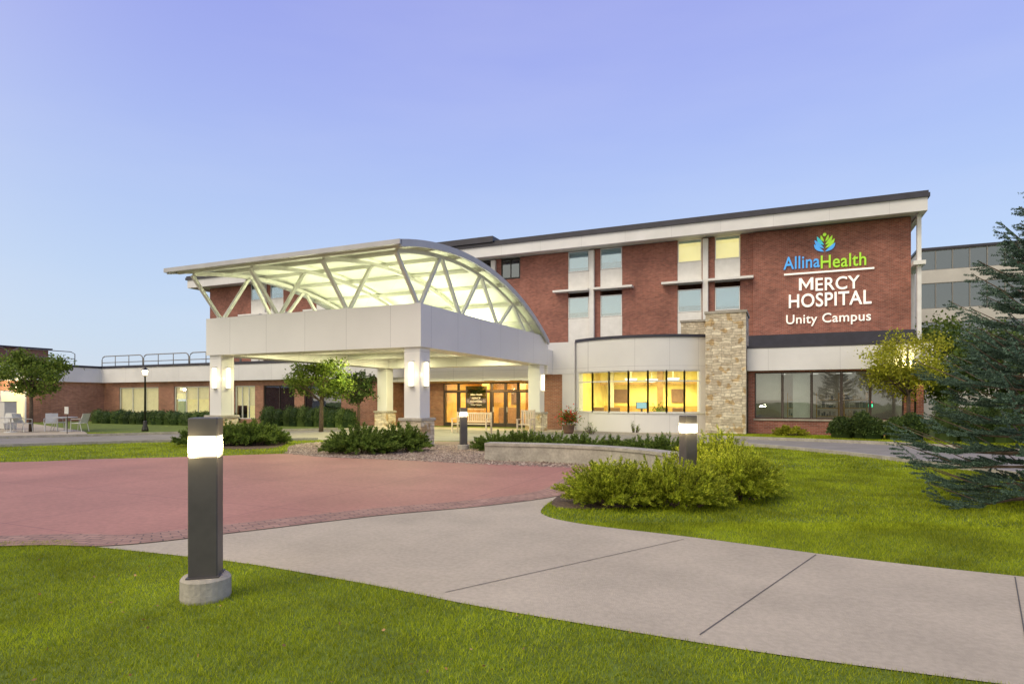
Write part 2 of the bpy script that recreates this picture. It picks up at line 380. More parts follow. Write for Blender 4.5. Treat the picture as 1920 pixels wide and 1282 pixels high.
Vg=[blades(900000,(-9.5,4.5,.5,9.5),2.8,8.0,.030,.0048),blades(450000,(-4,13,4.5,17),7.5,14,.042,.010),blades(260000,(-6,16,12,31),14,34,.05,.02),blades(120000,(-34,-12,6,20),11,30,.05,.018)]
npmesh('lawn_grass',np.concatenate([v.reshape(-1,3) for v in Vg]),3,'grass',kind='stuff',label='short mown green lawn grass beside the paths',cat='grass')
x=rng.uniform(-7,2,900);y=rng.uniform(1,7,900); k=~inpoly(x,y,walk)&~inpoly(x,y,plaza)&(rng.random(900)<.25); x,y=x[k],y[k]
MT['dryleaf']=leafmat('dry_leaves',(.30,.15,.05),(.45,.27,.12),.1,3)
npmesh('fallen_leaves',leaves(np.stack([x,y,np.full(len(x),.032)],1),rng.normal(size=(len(x),3))*[1,1,.2],.032,.02),4,'dryleaf',kind='stuff',label='few dry brown leaves scattered on the front lawn',cat='leaves')

# ---------- seat wall ----------
sw=spline([(-7.25,14.75),(-5.7,14.95),(-4.1,14.75),(-2.9,14.15),(-2.0,13.35),(-1.5,12.5)],8)
t=thing('seat_wall','low curved concrete seat wall at the edge of the red plaza','wall',(-4.1,14.7,0))
wallstrip(sw,-.22,.22,-.05,.40).build('wall_base','conc2',t)
wallstrip(sw,-.25,.25,.402,.47).build('coping','conc2',t)

# ---------- upper hospital block ----------
V2=41.5
def window(parent,u0,u1,z0,z1,v,glass='glassup',back='dark',frame='frame',blind=.6,mull=0,fw=.06,depth=.35,label=None,bm='blind'):
    b=MB()
    b.box(u0,u0+fw,v-.03,v+.06,z0,z1).box(u1-fw,u1,v-.03,v+.06,z0,z1).box(u0+fw,u1-fw,v-.03,v+.06,z1-fw,z1).box(u0+fw,u1-fw,v-.03,v+.06,z0,z0+fw)
    for k in range(mull):
        c=u0+(u1-u0)*(k+1)/(mull+1); b.box(c-fw*.4,c+fw*.4,v-.028,v+.055,z0+fw,z1-fw)
    w=b.build('window',frame,parent,label=label)
    MB().box(u0+fw,u1-fw,v+.01,v+.02,z0+fw,z1-fw).build('pane',glass,w)
    if back: MB().box(u0+.01,u1-.01,v+depth,v+depth+.03,z0+.01,z1-.01).build('room_backing',back,w)  # flat panel; its dark or glowing colour stands for the room's light
    if blind>0: MB().box(u0+fw,u1-fw,v+.10,v+.12,z1-(z1-z0)*blind,z1-.02).build('blind',bm,w)
    return w
ULEFT=-49.6; URIGHT=U(1706,V2)
hb=thing('hospital_building','large red brick hospital block with flat overhanging roof behind the entrance canopy','building',(-20,V2,0))
pil=[-4.6-7.6*k for k in range(6)]
strips=[]
for pu in pil: strips+=[(pu-1.8,pu-.25,pu),(pu+.55,pu+2.1,pu)]
strips.sort()
b=MB(); x0=ULEFT
for s in strips:
    b.box(x0,s[0],V2,V2+.45,4.3,12.12); x0=s[1]
b.box(x0,URIGHT,V2,V2+.45,4.3,12.12)
b.box(ULEFT,URIGHT,V2+12,V2+12.4,0,12.12).box(URIGHT-.4,URIGHT,V2+.45,V2+12,0,12.12).box(ULEFT,ULEFT+.4,V2+.45,V2+12,0,12.12)
for pu in pil[2:3]:
    b.box(pu-1.8,pu-.25,V2+.01,V2+.4,4.3,10.55).box(pu+.55,pu+2.1,V2+.01,V2+.4,4.3,10.55)
b.build('wall','brick',hb)
MB().box(U(1412,V2),URIGHT+.03,V2-.16,V2-.002,5.6,12.1).build('sign_wall','brick',hb)
MB().box(ULEFT,URIGHT,V2+.5,V2+11.9,.1,.2).build('floor_slab','dark',hb)
r_=MB().box(ULEFT-1.3,URIGHT+.64,V2-1.5,V2+13.5,12.78,13.0).build('roof','coping',hb)
MB().box(ULEFT-1.36,URIGHT+.70,V2-1.56,V2+13.56,12.76,12.98).box(ULEFT-1.3,URIGHT+.64,V2-1.5,V2+13.4,13.0,13.12).build('roof_coping','coping',r_)
MB().box(ULEFT-1.2,URIGHT+.6,V2-1.45,V2-1.1,12.03,12.76).box(URIGHT+.3,URIGHT+.6,V2-1.1,V2+13,12.03,12.76).box(ULEFT-1.2,ULEFT-.9,V2-1.1,V2+13,12.03,12.76).build('fascia','fascia',hb)
MB().box(ULEFT-.9,URIGHT+.3,V2-1.1,V2+13,12.16,12.2).build('soffit','soffit',hb)
MB().box(U(815,V2-1.5),U(926,V2-1.5),V2-1.7,V2+8,13.0,13.42).build('roof_upstand','coping',hb)
for i,s in enumerate(strips):
    pu=s[2]; dark=(pu==pil[2]); first=(pu==pil[0])
    if dark:
        window(hb,s[0]+.02,s[1]-.02,10.6,12.05,V2+.06,'glassd','dark','black',0,1,.08); continue
    window(hb,s[0]+.02,s[1]-.02,10.66,12.10,V2+.05,'glass' if first else 'glassup','lit' if first else 'dark','white',.12 if first else (.8,.66)[i%2],0,.05)
    window(hb,s[0]+.02,s[1]-.02,7.38,8.86,V2+.05,'glassup','dark','white',(.72,.84)[i%2],0,.05)
    MB().box(s[0]+.01,s[1]-.01,V2+.03,V2+.22,9.2,10.64).build('spandrel','white',hb)
    MB().box(s[0]+.01,s[1]-.01,V2+.03,V2+.22,4.3,7.36).build('spandrel','white',hb)
for pu in pil:
    MB().bbox(pu-.17,pu+.17,V2-.28,V2-.005,5.2,12.03,.02).build('pilaster','white',hb)
    if pu!=pil[2]: 
        for e0,e1 in ((pu-2.75,pu-.175),(pu+.175,pu+2.9)): MB().box(e0,e1,V2-.6,V2-.003,9.22,9.36).build('ledge','white',hb)
MB().box(U(1400,V2-1),URIGHT+.05,V2-1.2,V2-.2,4.2,5.55).build('flashing','coping',hb)
MB().box(URIGHT+.26,URIGHT+.46,V2-.6,V2-.3,4,12.15).build('corner_column','white',hb)
MB().box(URIGHT+.035,URIGHT+.62,V2-.9,V2+4,9.2,9.42).build('ledge','white',hb)
MB().box(URIGHT+.0,URIGHT+.3,V2+.4,V2+3,5.5,8.9).build('end_panel','white',hb)

# ---------- sign ----------
sg=thing('wall_sign','illuminated channel letter hospital sign with leaf emblem on the red brick upper wall','sign',(U(1550,V2),V2-.2,8))
SV=V2-.2
def text(s,px0,px1,py_top,py_base,mat,parent,V=SV,off=.012,ext=.05,name='lettering',capref='H'):
    def mk(st):
        c=bpy.data.curves.new('t','FONT'); c.body=st; c.size=1; c.extrude=0.02; c.offset=off; c.resolution_u=4; c.space_character=1.04
        o=bpy.data.objects.new('t',c); COL.objects.link(o); bpy.context.view_layer.update()
        dg=bpy.context.evaluated_depsgraph_get(); me=bpy.data.meshes.new_from_object(o.evaluated_get(dg)); bpy.data.objects.remove(o); bpy.data.curves.remove(c)
        vs=np.array([v.co[:] for v in me.vertices]); return me,vs
    m0,v0=mk(capref); cap=v0[:,1].max(); bpy.data.meshes.remove(m0)
    me,vs=mk(s)
    u0,u1=U(px0,V),U(px1,V); pm=(px0+px1)/2
    zt,zb=Z(pm,py_top,V),Z(pm,py_base,V)
    sx=(u1-u0)/(vs[:,0].max()-vs[:,0].min()); sz=(zt-zb)/cap
    offp=OFF[parent.name]
    for v,c in zip(me.vertices,vs):
        v.co=((c[0]-vs[:,0].min())*sx+u0-offp.x, V-c[2]/.02*ext/2-ext/2-offp.y, c[1]*sz+zb-offp.z)
    me.materials.clear(); me.materials.append(MT[mat]); me.name=name
    o=bpy.data.objects.new(name,me); link(o,parent); OFF[o.name]=offp.copy(); return o
def letterM(px0,px1,py_top,py_base,mat,parent,V=SV,ext=.05,st=.19):
    u0,u1=U(px0,V),U(px1,V); pm=(px0+px1)/2; zt,zb=Z(pm,py_top,V),Z(pm,py_base,V); w=u1-u0; h=zt-zb
    pts=[(0,0),(st,0),(st,.68),(.5,.12),(1-st,.68),(1-st,0),(1,0),(1,1),(1-st*.95,1),(.5,.42),(st*.95,1),(0,1)]
    MB().vprism([(u0+x*w,zb+z*h) for x,z in pts],V-ext,V-.001).build('lettering',mat,parent)
text('Allina',1469,1537,480,503,'signb',sg,off=.008)
text('Health',1539,1624,476,500,'signg',sg,off=.008)
letterM(1498,1525,521,544,'signw',sg)
text('ERCY',1529,1612,519,542.5,'signw',sg,off=.012)
text('HOSPITAL',1479,1634,548,573,'signw',sg,off=.014)
text('Unity Campus',1474,1633,587,604,'signw',sg,off=.008)
MB().box(U(1470,SV),U(1639,SV),SV-.08,SV,Z(1555,510.5,SV),Z(1555,507.5,SV)).build('rule_line','signw',sg)
cx,cz=U(1546,SV),Z(1546,456,SV); sc=.0315
def bez(a,c,b,n=9): return [((1-t)**2*a[0]+2*t*(1-t)*c[0]+t*t*b[0],(1-t)**2*a[1]+2*t*(1-t)*c[1]+t*t*b[1]) for t in [k/n for k in range(n+1)]]
def leafp(side,p0,p1,c1,c2,mat,th=.08):
    P=bez(p0,c1,p1)+bez(p1,c2,p0)[1:-1]
    P=[(cx+side*x*sc,cz+z*sc) for x,z in P]
    MB().vprism(P if side>0 else P[::-1],SV-th,SV).build('emblem_leaf',mat,sg)
for side,ms_ in ((-1,('signb','signb','signt','signg')),(1,('signb','signg','signg','signg'))):
    leafp(side,(1.2,-16),(18,-1),(18,-15),(9,-6.5),ms_[0],.080)
    leafp(side,(1.2,-9.5),(17,7),(17,-7),(8,1),ms_[1],.082)
    leafp(side,(1.2,-3),(13,13.5),(14,-1),(6,7),ms_[2],.084)
    leafp(side,(1.2,3.5),(6.5,15),(9,6),(2.5,11.5),ms_[3],.086)
MB().vprism([(cx+3.0*sc*math.cos(a*PI/8),cz+(16+3.0*math.sin(a*PI/8))*sc) for a in range(16)],SV-.09,SV).build('emblem_dot','signg',sg)

# ---------- low wings ----------
V1=31.7
def wing_openings(b,u0,u1,v,th,zt,ops):
    x=u0
    for (a,c,z0,z1) in sorted(ops):
        b.box(x,a,v,v+th,0,zt); b.box(a,c,v,v+th,0,z0); b.box(a,c,v,v+th,z1,zt); x=c
    b.box(x,u1,v,v+th,0,zt)
rw=thing('shop_wing','low brick hospital wing with wide shop windows right of the stone pier','building',(2,V1,0))
ops=[(U(1415,V1),U(1695,V1),.72,2.93)]
b=MB(); wing_openings(b,-1.55,5.6,V1,.35,3.0,ops); b.box(5.25,5.6,V1+.35,V1+8,0,3); b.build('wall','brick',rw)
MB().box(-1.58,5.9,V1-.35,V1-.1,3.0,4.06).box(5.65,5.9,V1-.1,V1+8,3.0,4.06).build('fascia','fascia',rw)
MB().box(-1.6,5.93,V1-.38,V1+9,4.062,4.18).build('roof','coping',rw)
MB().box(-1.58,5.64,V1-.1,V1+.36,3.002,3.06).build('soffit','soffit',rw)
MB().box(ops[0][0]-.05,ops[0][1]+.05,V1-.06,V1-.003,.64,.715).build('sill','conc2',rw)
pxs=[1415,1467,1522,1578,1632,1695]
for k in range(5):
    a,c=U(pxs[k],V1)+.005,U(pxs[k+1],V1)-.005
    w=window(rw,a,c,.725,2.925,V1+.12,'glasss',None,'dframe',0,0,.05)
    if k==0: MB().box(a+.06,c-.06,V1+.3,V1+.32,1.6,2.85).build('blind','pale',w)
    if k==1: MB().box(a+.45,c-.06,V1+.3,V1+.32,.75,2.85).build('blind','pale',w)
for (x0_,x1_,y0_,y1_) in ((-1.5,5.2,V1+5,V1+5.1),(-1.5,-1.4,V1+.4,V1+5),(5.1,5.2,V1+.4,V1+5)):
    MB().box(x0_,x1_,y0_,y1_,.05,2.98).build('room_wall','beige',rw)
MB().box(-1.5,5.2,V1+.36,V1+5.1,.012,.045).build('room_floor','tan',rw)
MB().box(-1.4,5.1,V1+.4,V1+5,2.95,2.995).build('room_ceiling','beige',rw)
for k in range(4): 
    MB().box(-.6+k*1.5,0.1+k*1.5,V1+2.8,V1+2.95,2.92,2.948).build('ceiling_lamp','slamp',rw)
for i,px in enumerate((1497,1552,1604)):
    uu=U(px,V1+1.6); t=thing('display_shelf',['display shelf with goods behind the second shop window','display shelf with goods behind the middle shop window','display shelf with goods behind the fourth shop window'][i],'shelf',(uu,V1+1.6,0.045),group=None)
    for s_ in (-.48,.48): MB().box(uu+s_-.02,uu+s_+.02,V1+1.5,V1+1.9,.05,1.95).build('side_panel','wood',t)
    for z in (.4,.8,1.2,1.6): MB().box(uu-.455,uu+.455,V1+1.5,V1+1.9,z,z+.03).build('shelf_board','wood',t)
    b=MB()
    for z in (.43,.83,1.23,1.63):
        x=uu-.42
        while x<uu+.35:
            w=random.uniform(.05,.14); b.box(x,x+w,V1+1.55,V1+1.8,z+.002,z+random.uniform(.1,.33)); x+=w+random.uniform(.01,.08)
    b.build('goods','goods',t,kind='stuff')
uu=U(1632,V1+1.2)
t=thing('lit_display','small green and red lit display inside the shop window','display',(uu,V1+1.2,1.4))
MB().box(uu-.12,uu+.12,V1+1.15,V1+1.25,1.25,1.6).build('case','black',t)
MB().box(uu-.09,uu+.09,V1+1.12,V1+1.145,1.28,1.42).build('screen','grn',t)
MB().box(uu-.06,uu+.06,V1+1.12,V1+1.145,1.47,1.55).build('screen','redl',t)

# left wing
lw=thing('patient_wing','long low brick wing with white fascia at far left of the canopy','building',(-35,V1,0))
wins=[(U(223,V1),U(297,V1),.28,2.6,'lit'),(U(326,V1),U(392,V1),.28,2.62,'lit'),(U(440,V1),U(478,V1),.28,2.62,'lit'),(U(494,V1),U(552,V1),.28,2.62,'dark'),(U(570,V1),U(640,V1),.28,2.62,'dark')]
b=MB(); wing_openings(b,-49.7,-22.65,V1,.35,2.98,[w[:4] for w in wins]); b.build('wall','brick2',lw)
for i,(a,c,z0,z1,bk) in enumerate(wins): window(lw,a+.01,c-.01,z0+.01,z1-.01,V1+.1,'glass' if bk=='lit' else 'glassd',bk,'frame' if bk=='lit' else 'dframe',(.97,.4,.6)[i] if bk=='lit' else 0,2 if bk=='lit' else 1,.07,1.0,bm='cream')
b=MB(); UL=-49.7
ydoor=(24.6,26.1)
b.box(UL-.35,UL,8,ydoor[0],0,2.98).box(UL-.35,UL,ydoor[1],V1,0,2.98).box(UL-.35,UL,ydoor[0],ydoor[1],2.25,2.98); b.build('wall','brick2',lw)
MB().box(UL-.02,-20.4,V1-.35,V1-.1,2.98,4.1).box(UL-.02,UL+.25,7.5,V1-.35,2.98,4.1).build('fascia','fascia',lw)
MB().box(UL-.05,-20.4,V1-.40,V1+9.3,4.102,4.28).box(UL-8,UL+.29,7.4,V1+9,4.104,4.27).build('roof','coping',lw)
MB().box(UL,-22.66,V1-.1,V1+.36,2.982,3.04).build('soffit','soffit',lw)
d=MB().box(UL-.25,UL-.2,ydoor[0]+.05,ydoor[1]-.05,.05,2.2).build('door','litdoor',lw,label='pale glass door with the room light put in as glow')
for y_ in ydoor: MB().box(UL-.21,UL+.03,y_-.05,y_+.05,0,2.25).build('jamb','white',d)
MB().box(UL-5,UL-2.5,8,29,4.28,5.5).build('rooftop_wall','brick2',lw)
MB().box(UL-5.2,UL-2.3,7.8,29.2,5.502,5.6).build('rooftop_coping','coping',lw)
for i,(a,c,yv) in enumerate(((-54.4,-49.1,34.5),(-49,-43.6,34.5),(-43.5,-38.0,34.5),(-37.9,-32.4,34.5),(-32.3,-26.9,34.5))):
    t=thing('roof_railing','tubular safety railing along the low roof edge','railing',((a+c)/2,yv,4.28),group='railing sections along the low roof')
    b=MB(); 
    pts=[(a,yv,4.28),(a,yv,5.1),(a+.12,yv,5.3),(a+.35,yv,5.4),(c-.35,yv,5.4),(c-.12,yv,5.3),(c,yv,5.1),(c,yv,4.28)]
    b.tube(pts,.045,6); b.build('top_rail','mull',t,True)
    MB().tube([(a,yv,4.85),(c,yv,4.85)],.035,6).build('middle_rail','mull',t,True)
    for k in (1,2): MB().tube([(a+(c-a)*k/3,yv,4.28),(a+(c-a)*k/3,yv,5.38)],.035,6).build('post','mull',t,True)
for i in range(4):
    y0=12+i*4.6
    t=thing('roof_railing','tubular railing on top of the left brick return wing','railing',(UL-.9,y0,4.27),group='railing sections on the return wing roof')
    x_=UL-.9
    MB().tube([(x_,y0,4.27),(x_,y0,5.2),(x_,y0+.3,5.35),(x_,y0+3.9,5.35),(x_,y0+4.2,5.2),(x_,y0+4.2,4.27)],.035,6).build('top_rail','mull',t,True)
    MB().tube([(x_,y0,4.82),(x_,y0+4.2,4.82)],.03,6).build('middle_rail','mull',t,True)

# ---------- entrance pavilion ----------
ep=thing('entrance_pavilion','white panelled entrance pavilion with rounded yellow lit window bay','building',(-12,V1,0))
UB0,UB1=U(1081,V1),U(1326,V1)
MB().box(-22.6,-12.0,V1-.1,V1+.3,2.72,3.98).build('header','panel',ep)
MB().box(-12.0,UB0-.02,V1-.3,V1+.2,3.0,4.72).box(UB0-.72,UB0-.02,V1-.28,V1+.2,0,2.998).build('wall','panel',ep)
MB().box(-12.0,UB0-.73,V1-.05,V1+.2,0,2.997).build('pier','brick2',ep)
MB().box(-12.0,-11.7,V1+.2,V1+1.8,0,2.7).build('pier','brick2',ep)
for bb in ((-22.6,-19.3,V1+1.4,V1+1.7),(-22.6,-22.3,V1+.31,V1+1.4),(-13.4,-12.0,V1+1.4,V1+1.7)):
    MB().box(*bb,0,2.655).build('recess_wall','brick2',ep)
MB().box(-22.6,-12.0,V1+.31,V1+1.8,2.66,2.715).build('recess_soffit','wood',ep)
MB().box(-22.6,-12,V1+.32,V1+6,4.3,4.72).build('roof_upstand','panel',ep)
VE=V1+1.45
us=[-19.3]+[U(p,VE) for p in (860,922,948,972)]+[-13.42]
kinds=['window','window','door','door','window']
for k in range(5):
    a,c=us[k]+.01,us[k+1]-.01; fw=.10
    b=MB(); b.box(a,a+fw,VE-.05,VE+.06,0.01,2.15).box(c-fw,c,VE-.05,VE+.06,0.01,2.15).box(a+fw,c-fw,VE-.05,VE+.06,2.05,2.15).box(a+fw,c-fw,VE-.05,VE+.06,.01,.24)
    w=b.build(kinds[k],'dframe',ep); MB().box(a+fw,c-fw,VE,VE+.01,.24,2.05).build('pane','glass',w)
    if kinds[k]=='door': MB().box(a+.12,a+.15,VE-.12,VE-.05,.9,1.2).build('handle','frame',w)
    b=MB(); b.box(a,c,VE-.05,VE+.06,2.16,2.22).box(a,c,VE-.05,VE+.06,2.58,2.65).box(a,a+.06,VE-.05,VE+.06,2.22,2.58).box(c-.06,c,VE-.05,VE+.06,2.22,2.58)
    w=b.build('transom','dframe',ep); MB().box(a+.06,c-.06,VE,VE+.01,2.22,2.58).build('pane','glass',w)
for bb in ((-19.3,-13.4,VE+5,VE+5.1),(-19.4,-19.3,VE+.4,VE+5),(-13.4,-13.3,VE+.4,VE+5)):
    MB().box(*bb,.02,2.9).build('lobby_wall','amber',ep)
MB().box(-19.3,-13.4,VE+.07,VE+5,.012,.03).build('lobby_floor','wood',ep)
MB().box(-19.3,-13.4,VE+.4,VE+5,2.86,2.9).build('lobby_ceiling','soffit',ep)
for u_ in (-17.9,-15.2): MB().box(u_-.2,u_+.2,VE+2.9,VE+3.3,.03,2.858).build('lobby_column','wood',ep)
for k in range(3): MB().box(-18.4+k*1.8,-17.6+k*1.8,VE+1.6,VE+2.2,2.82,2.858).build('ceiling_lamp','clamp',ep)
b=MB().box(-17.5,-15.6,VE+4.2,VE+4.6,.03,1.1).build('reception_counter','pot',ep)
for k in range(3): MB().box(-18.9+k*2,-18.3+k*2,VE+4.93,VE+4.99,1.3,2.2).build('wall_picture','pot',ep)
ns=thing('door_lettering','small white door lettering on a dark panel standing in for the door glass','sign',(U(893,V1+1.2),V1+1.2,.02))  # panel stands in for the dark reflecting door glass behind the lettering
a,c=U(874,V1+1.2),U(912,V1+1.2)
MB().box(a,c,V1+1.2,V1+1.22,1.12,2.45).build('glass_standin','glassd',ns)
for e_ in (a-.03,c-.02): MB().box(e_,e_+.05,V1+1.19,V1+1.24,.012,2.45).build('standin_post','dframe',ns)
for s_,p0,p1,q0,q1 in (('Allina Health',882,904,738,741),('MERCY',885,901,744.5,748),('HOSPITAL',882,904,750.5,754),('Unity Campus',883,903,757,759.5),('Main Entrance',879,907,765,768.5)):
    text(s_,p0,p1,q0,q1,'vinyl',ns,V=V1+1.195,ext=.01,off=.0)

# rounded bay
sag=1.25; cc=(UB1-UB0)/2; Rb=(cc*cc+sag*sag)/(2*sag); cu=(UB0+UB1)/2; cv=V1-.1-sag+Rb; am=math.asin(cc/Rb)
def arc(n,R=Rb,a0=-am,a1=am): return [(cu+R*math.sin(a0+(a1-a0)*k/n),cv-R*math.cos(a0+(a1-a0)*k/n)) for k in range(n+1)]
ln=arc(48)
wallstrip(ln,0,.3,3.08,4.70).build('bay_upper_cladding','panel',ep)
wallstrip(ln,0,.3,0,.93).build('bay_lower_cladding','panel',ep)
wallstrip(arc(48,Rb+.06),0,.4,4.702,4.84).build('bay_coping','coping',ep)
wallstrip(arc(48,Rb+.04),0,.2,.932,.97).build('bay_sill','frame',ep)
MB().prism(arc(48,Rb-.2)+[(UB1,V1+6),(UB0,V1+6)],4.55,4.68).build('bay_roof','coping',ep)
wpx=[1084,1110,1141,1178,1215,1250,1284,1313]
def bayang(px):
    best=0;bd_=9
    for k in range(401):
        an=-am+2*am*k/400; x,y=cu+Rb*math.sin(an),cv-Rb*math.cos(an)
        e=abs((CS*x+SN*y)/(-SN*x+CS*y)-(px-960)/FP)
        if e<bd_: bd_=e;best=an
    return best
angs=[bayang(p) for p in wpx]
wallstrip(arc(6,Rb,-am,angs[0]),0,.3,.971,3.078).build('bay_jamb','panel',ep)
wallstrip(arc(6,Rb,angs[-1],am),0,.3,.971,3.078).build('bay_jamb','panel',ep)
for k in range(7):
    l=arc(4,Rb-.05,angs[k],angs[k+1])
    p=Vector((*l[0],0));q=Vector((*l[-1],0)); b=MB()
    for s in (p,q): b.beam(s+Vector((0,0,.972)),s+Vector((0,0,3.076)),.08,.08)
    for z in (1.0,2.55,3.05): b.beam(p+Vector((0,0,z)),q+Vector((0,0,z)),.07,.065)
    w=b.build('window','frame',ep)
    b=MB(); b.add([(p.x,p.y,1.0),(q.x,q.y,1.0),(q.x,q.y,3.05),(p.x,p.y,3.05)],[(0,1,2,3)]); b.build('pane','glass',w)
for bb in ((UB0,UB1,V1+5.5,V1+5.6),(UB0-.01,UB0+.05,V1-.1,V1+5.5),(UB1-.05,UB1+.01,V1+.2,V1+5.5)):
    MB().box(*bb,.02,3.3).build('bay_room_wall','yellow',ep)
MB().prism(arc(24,Rb-.31)+[(UB1-.05,V1+5.5),(UB0+.05,V1+5.5)],.02,.05).build('bay_room_floor','tan',ep)
MB().prism(arc(24,Rb-.31)+[(UB1-.05,V1+5.5),(UB0+.05,V1+5.5)],3.25,3.29).build('bay_room_ceiling','soffit',ep)
MB().box(UB0+.3,UB1-.4,V1+3.6,V1+3.9,2.60,3.24).build('bay_room_soffit','yellow',ep)
MB().box(UB0+.3,UB1-.4,V1+3.56,V1+3.598,2.50,2.62).build('bay_room_trim','wood',ep)
MB().box(UB0+.06,UB1-.06,V1+5.42,V1+5.495,.05,1.25).build('bay_room_wainscot','wood',ep)
MB().box(UB0+1.6,UB1-2.8,V1+4.6,V1+5.2,.05,1.15).build('bay_room_counter','wood',ep)
for k,(p_,w_) in enumerate(((1125,.5),(1165,.9),(1270,.7))):
    uu=U(p_,V1+5.4); MB().box(uu-w_/2,uu+w_/2,V1+5.42,V1+5.49,1.45,2.25).build('wall_picture','pot',ep)
for p_ in (1148,1240): 
    uu=U(p_,V1+3.8); MB().box(uu-.16,uu+.16,V1+3.4,V1+3.55,.05,3.24).build('room_column','wood' if p_==1240 else 'soffit',ep)
for k in range(5):
    MB().lathe([(.09,3.22),(.09,3.248)],(UB0+1+k*1.1,V1+.9),12).build('ceiling_lamp','clamp',ep)
for i,(px,vv) in enumerate(((1183,V1+1.4),(1262,V1+1.4),(1222,V1+2.6))):
    uu=U(px,vv); t=thing('pendant_lamp',['shallow bowl pendant lamp glowing at left inside the rounded bay','shallow bowl pendant lamp glowing at right inside the rounded bay','shallow bowl pendant lamp glowing deepest inside the rounded bay'][i],'lamp',(uu,vv,3.25))
    MB().lathe([(.015,3.25),(.015,2.78)],(uu,vv),6).build('rod','frame',t)
    MB().lathe([(.02,2.58),(.18,2.61),(.30,2.68),(.36,2.77),(.34,2.78)],(uu,vv),16).build('shade','pend',t,True)
uu=U(1203,V1+2); t=thing('television','small lit television screen inside the rounded bay','television',(uu,V1+2,.05))
MB().box(uu-.31,uu+.31,V1+2,V1+2.06,1.12,1.5).box(uu-.05,uu+.05,V1+2.0,V1+2.06,.05,1.12).build('cabinet','black',t)
MB().box(uu-.27,uu+.27,V1+1.985,V1+1.998,1.15,1.47).build('screen','tv',t)
uu,vv=U(1236,V1+.5),V1+.5; t=thing('potted_plant','leafy green potted plant inside the rounded bay window','plant',(uu,vv,.05))
MB().lathe([(.15,.05),(.22,.5),(.2,.5),(0,.45)],(uu,vv),14).build('pot','pot',t)
P=rng.normal(size=(260,3))*np.array([.16,.16,.2])+np.array([uu,vv,.95]); P[:,2]=np.maximum(P[:,2],.47)
npmesh('foliage',leaves(P,None,.16,.07),4,'leaf',t)
for i,px in enumerate((1120,1150,1240,1270)):
    uu=U(px,V1+1.3); vv=V1+1.3
    t=thing('lounge_chair',['lounge chair by the left end of the rounded bay windows','second lounge chair from left in the rounded bay','third lounge chair from left in the rounded bay','lounge chair by the right end of the rounded bay windows'][i],'chair',(uu,vv,.05))
    MB().bbox(uu-.3,uu+.3,vv-.3,vv+.3,.25,.48,.03).build('seat','wood',t); MB().bbox(uu-.3,uu+.3,vv+.2,vv+.32,.485,1.2,.03).build('backrest','pot',t)
    for sx in(-.25,.25):
        for sy in (-.25,.25): MB().box(uu+sx-.02,uu+sx+.02,vv+sy-.02,vv+sy+.02,.05,.25).build('leg','dframe',t)

# stone pier
sp=thing('stone_pier','tall tan ledgestone pier between the rounded bay and the shop windows','pier',(-2.5,V1-.6,0))
MB().box(UB1+.03,-1.6,V1-1.0,V1+1.5,0,5.72).build('pier_body','stone',sp)
MB().box(UB1-1.4,UB1+.025,V1+.9,V1+1.5,4.3,5.62).build('side_wall','stone',sp)
MB().box(UB1-.02,-1.55,V1-1.05,V1+1.55,5.722,5.84).box(UB1-1.45,UB1-.022,V1+.85,V1+1.55,5.622,5.72).build('cap','conc2',sp)

# ---------- entrance canopy ----------
CU0,CU1,CV0,CV1=-21.85,-11.45,18.1,30.6
cn=thing('entrance_canopy','white drive-through entrance canopy with open truss and glowing curved vault roof','canopy',((CU0+CU1)/2,24,0))
def col_at(u,v,side=.33):
    c=MB().bbox(u-side,u+side,v-side,v+side,.98,3.46,.015).build('column','panel',cn)
    MB().bbox(u-side-.12,u+side+.12,v-side-.12,v+side+.12,0,.88,.02).build('stone_base','stone',c)
    MB().bbox(u-side-.16,u+side+.16,v-side-.16,v+side+.16,.882,.978,.02).build('base_cap','conc2',c)
cols=[(CU1-.42,CV0+.42),(CU0+.42,CV0+.42),(CU1-.42,30.0),(CU0+.42,30.0)]
for u,v in cols: col_at(u,v)
for nm,bx_ in (('front_beam',(CU0,CU1,CV0,CV0+.9)),('back_beam',(CU0,CU1,CV1-.9,CV1)),('side_beam',(CU0,CU0+.9,CV0+.9,CV1-.9)),('side_beam',(CU1-.9,CU1,CV0+.9,CV1-.9))):
    MB().box(*bx_,3.45,4.96).build(nm,'panel',cn)
MB().box(CU1-.9,CU1-.02,CV1,V1-.31,3.0,4.3).build('link_beam','panel',cn)
MB().box(CU0+.9,CU1-.9,CV0+.9,CV1-.9,3.98,4.06).build('ceiling','soffit',cn)
for k in (1,2): 
    yy=CV0+.9+(CV1-CV0-1.8)*k/3; MB().box(CU0+.9,CU1-.9,yy-.12,yy+.12,3.72,3.978).build('ceiling_rib','white',cn)
MB().box(CU0+.9,CU1-.9,CV0+.9,CV1-.9,4.5,4.56).build('roof_deck','white',cn)
RV=18.4; AV=21.0; AZ=7.25
def zv(v): return AZ-RV+math.sqrt(RV*RV-(v-AV)**2)
RU0,RU1=-22.25,-11.3
vs=[16.65+(30.35-16.65)*k/30 for k in range(31)]
def vault(u0,u1,dz0,dz1,va=None):
    va=va or vs; b=MB(); v_=[];f=[]
    for y in va: v_+=[(u0,y,zv(y)+dz0),(u0,y,zv(y)+dz1),(u1,y,zv(y)+dz1),(u1,y,zv(y)+dz0)]
    for i in range(len(va)-1):
        for k in range(4): f.append((i*4+k,i*4+(k+1)%4,i*4+4+(k+1)%4,i*4+4+k))
    f+=[(3,2,1,0),tuple((len(va)-1)*4+k for k in range(4))]
    b.add(v_,f); return b
vt=vault(RU0+.05,RU1-.05,-.03,.0).build('vault_panel','vault',cn)
vault(RU0+.05,RU1-.05,.02,.05).build('vault_cover','vaulttop',vt)
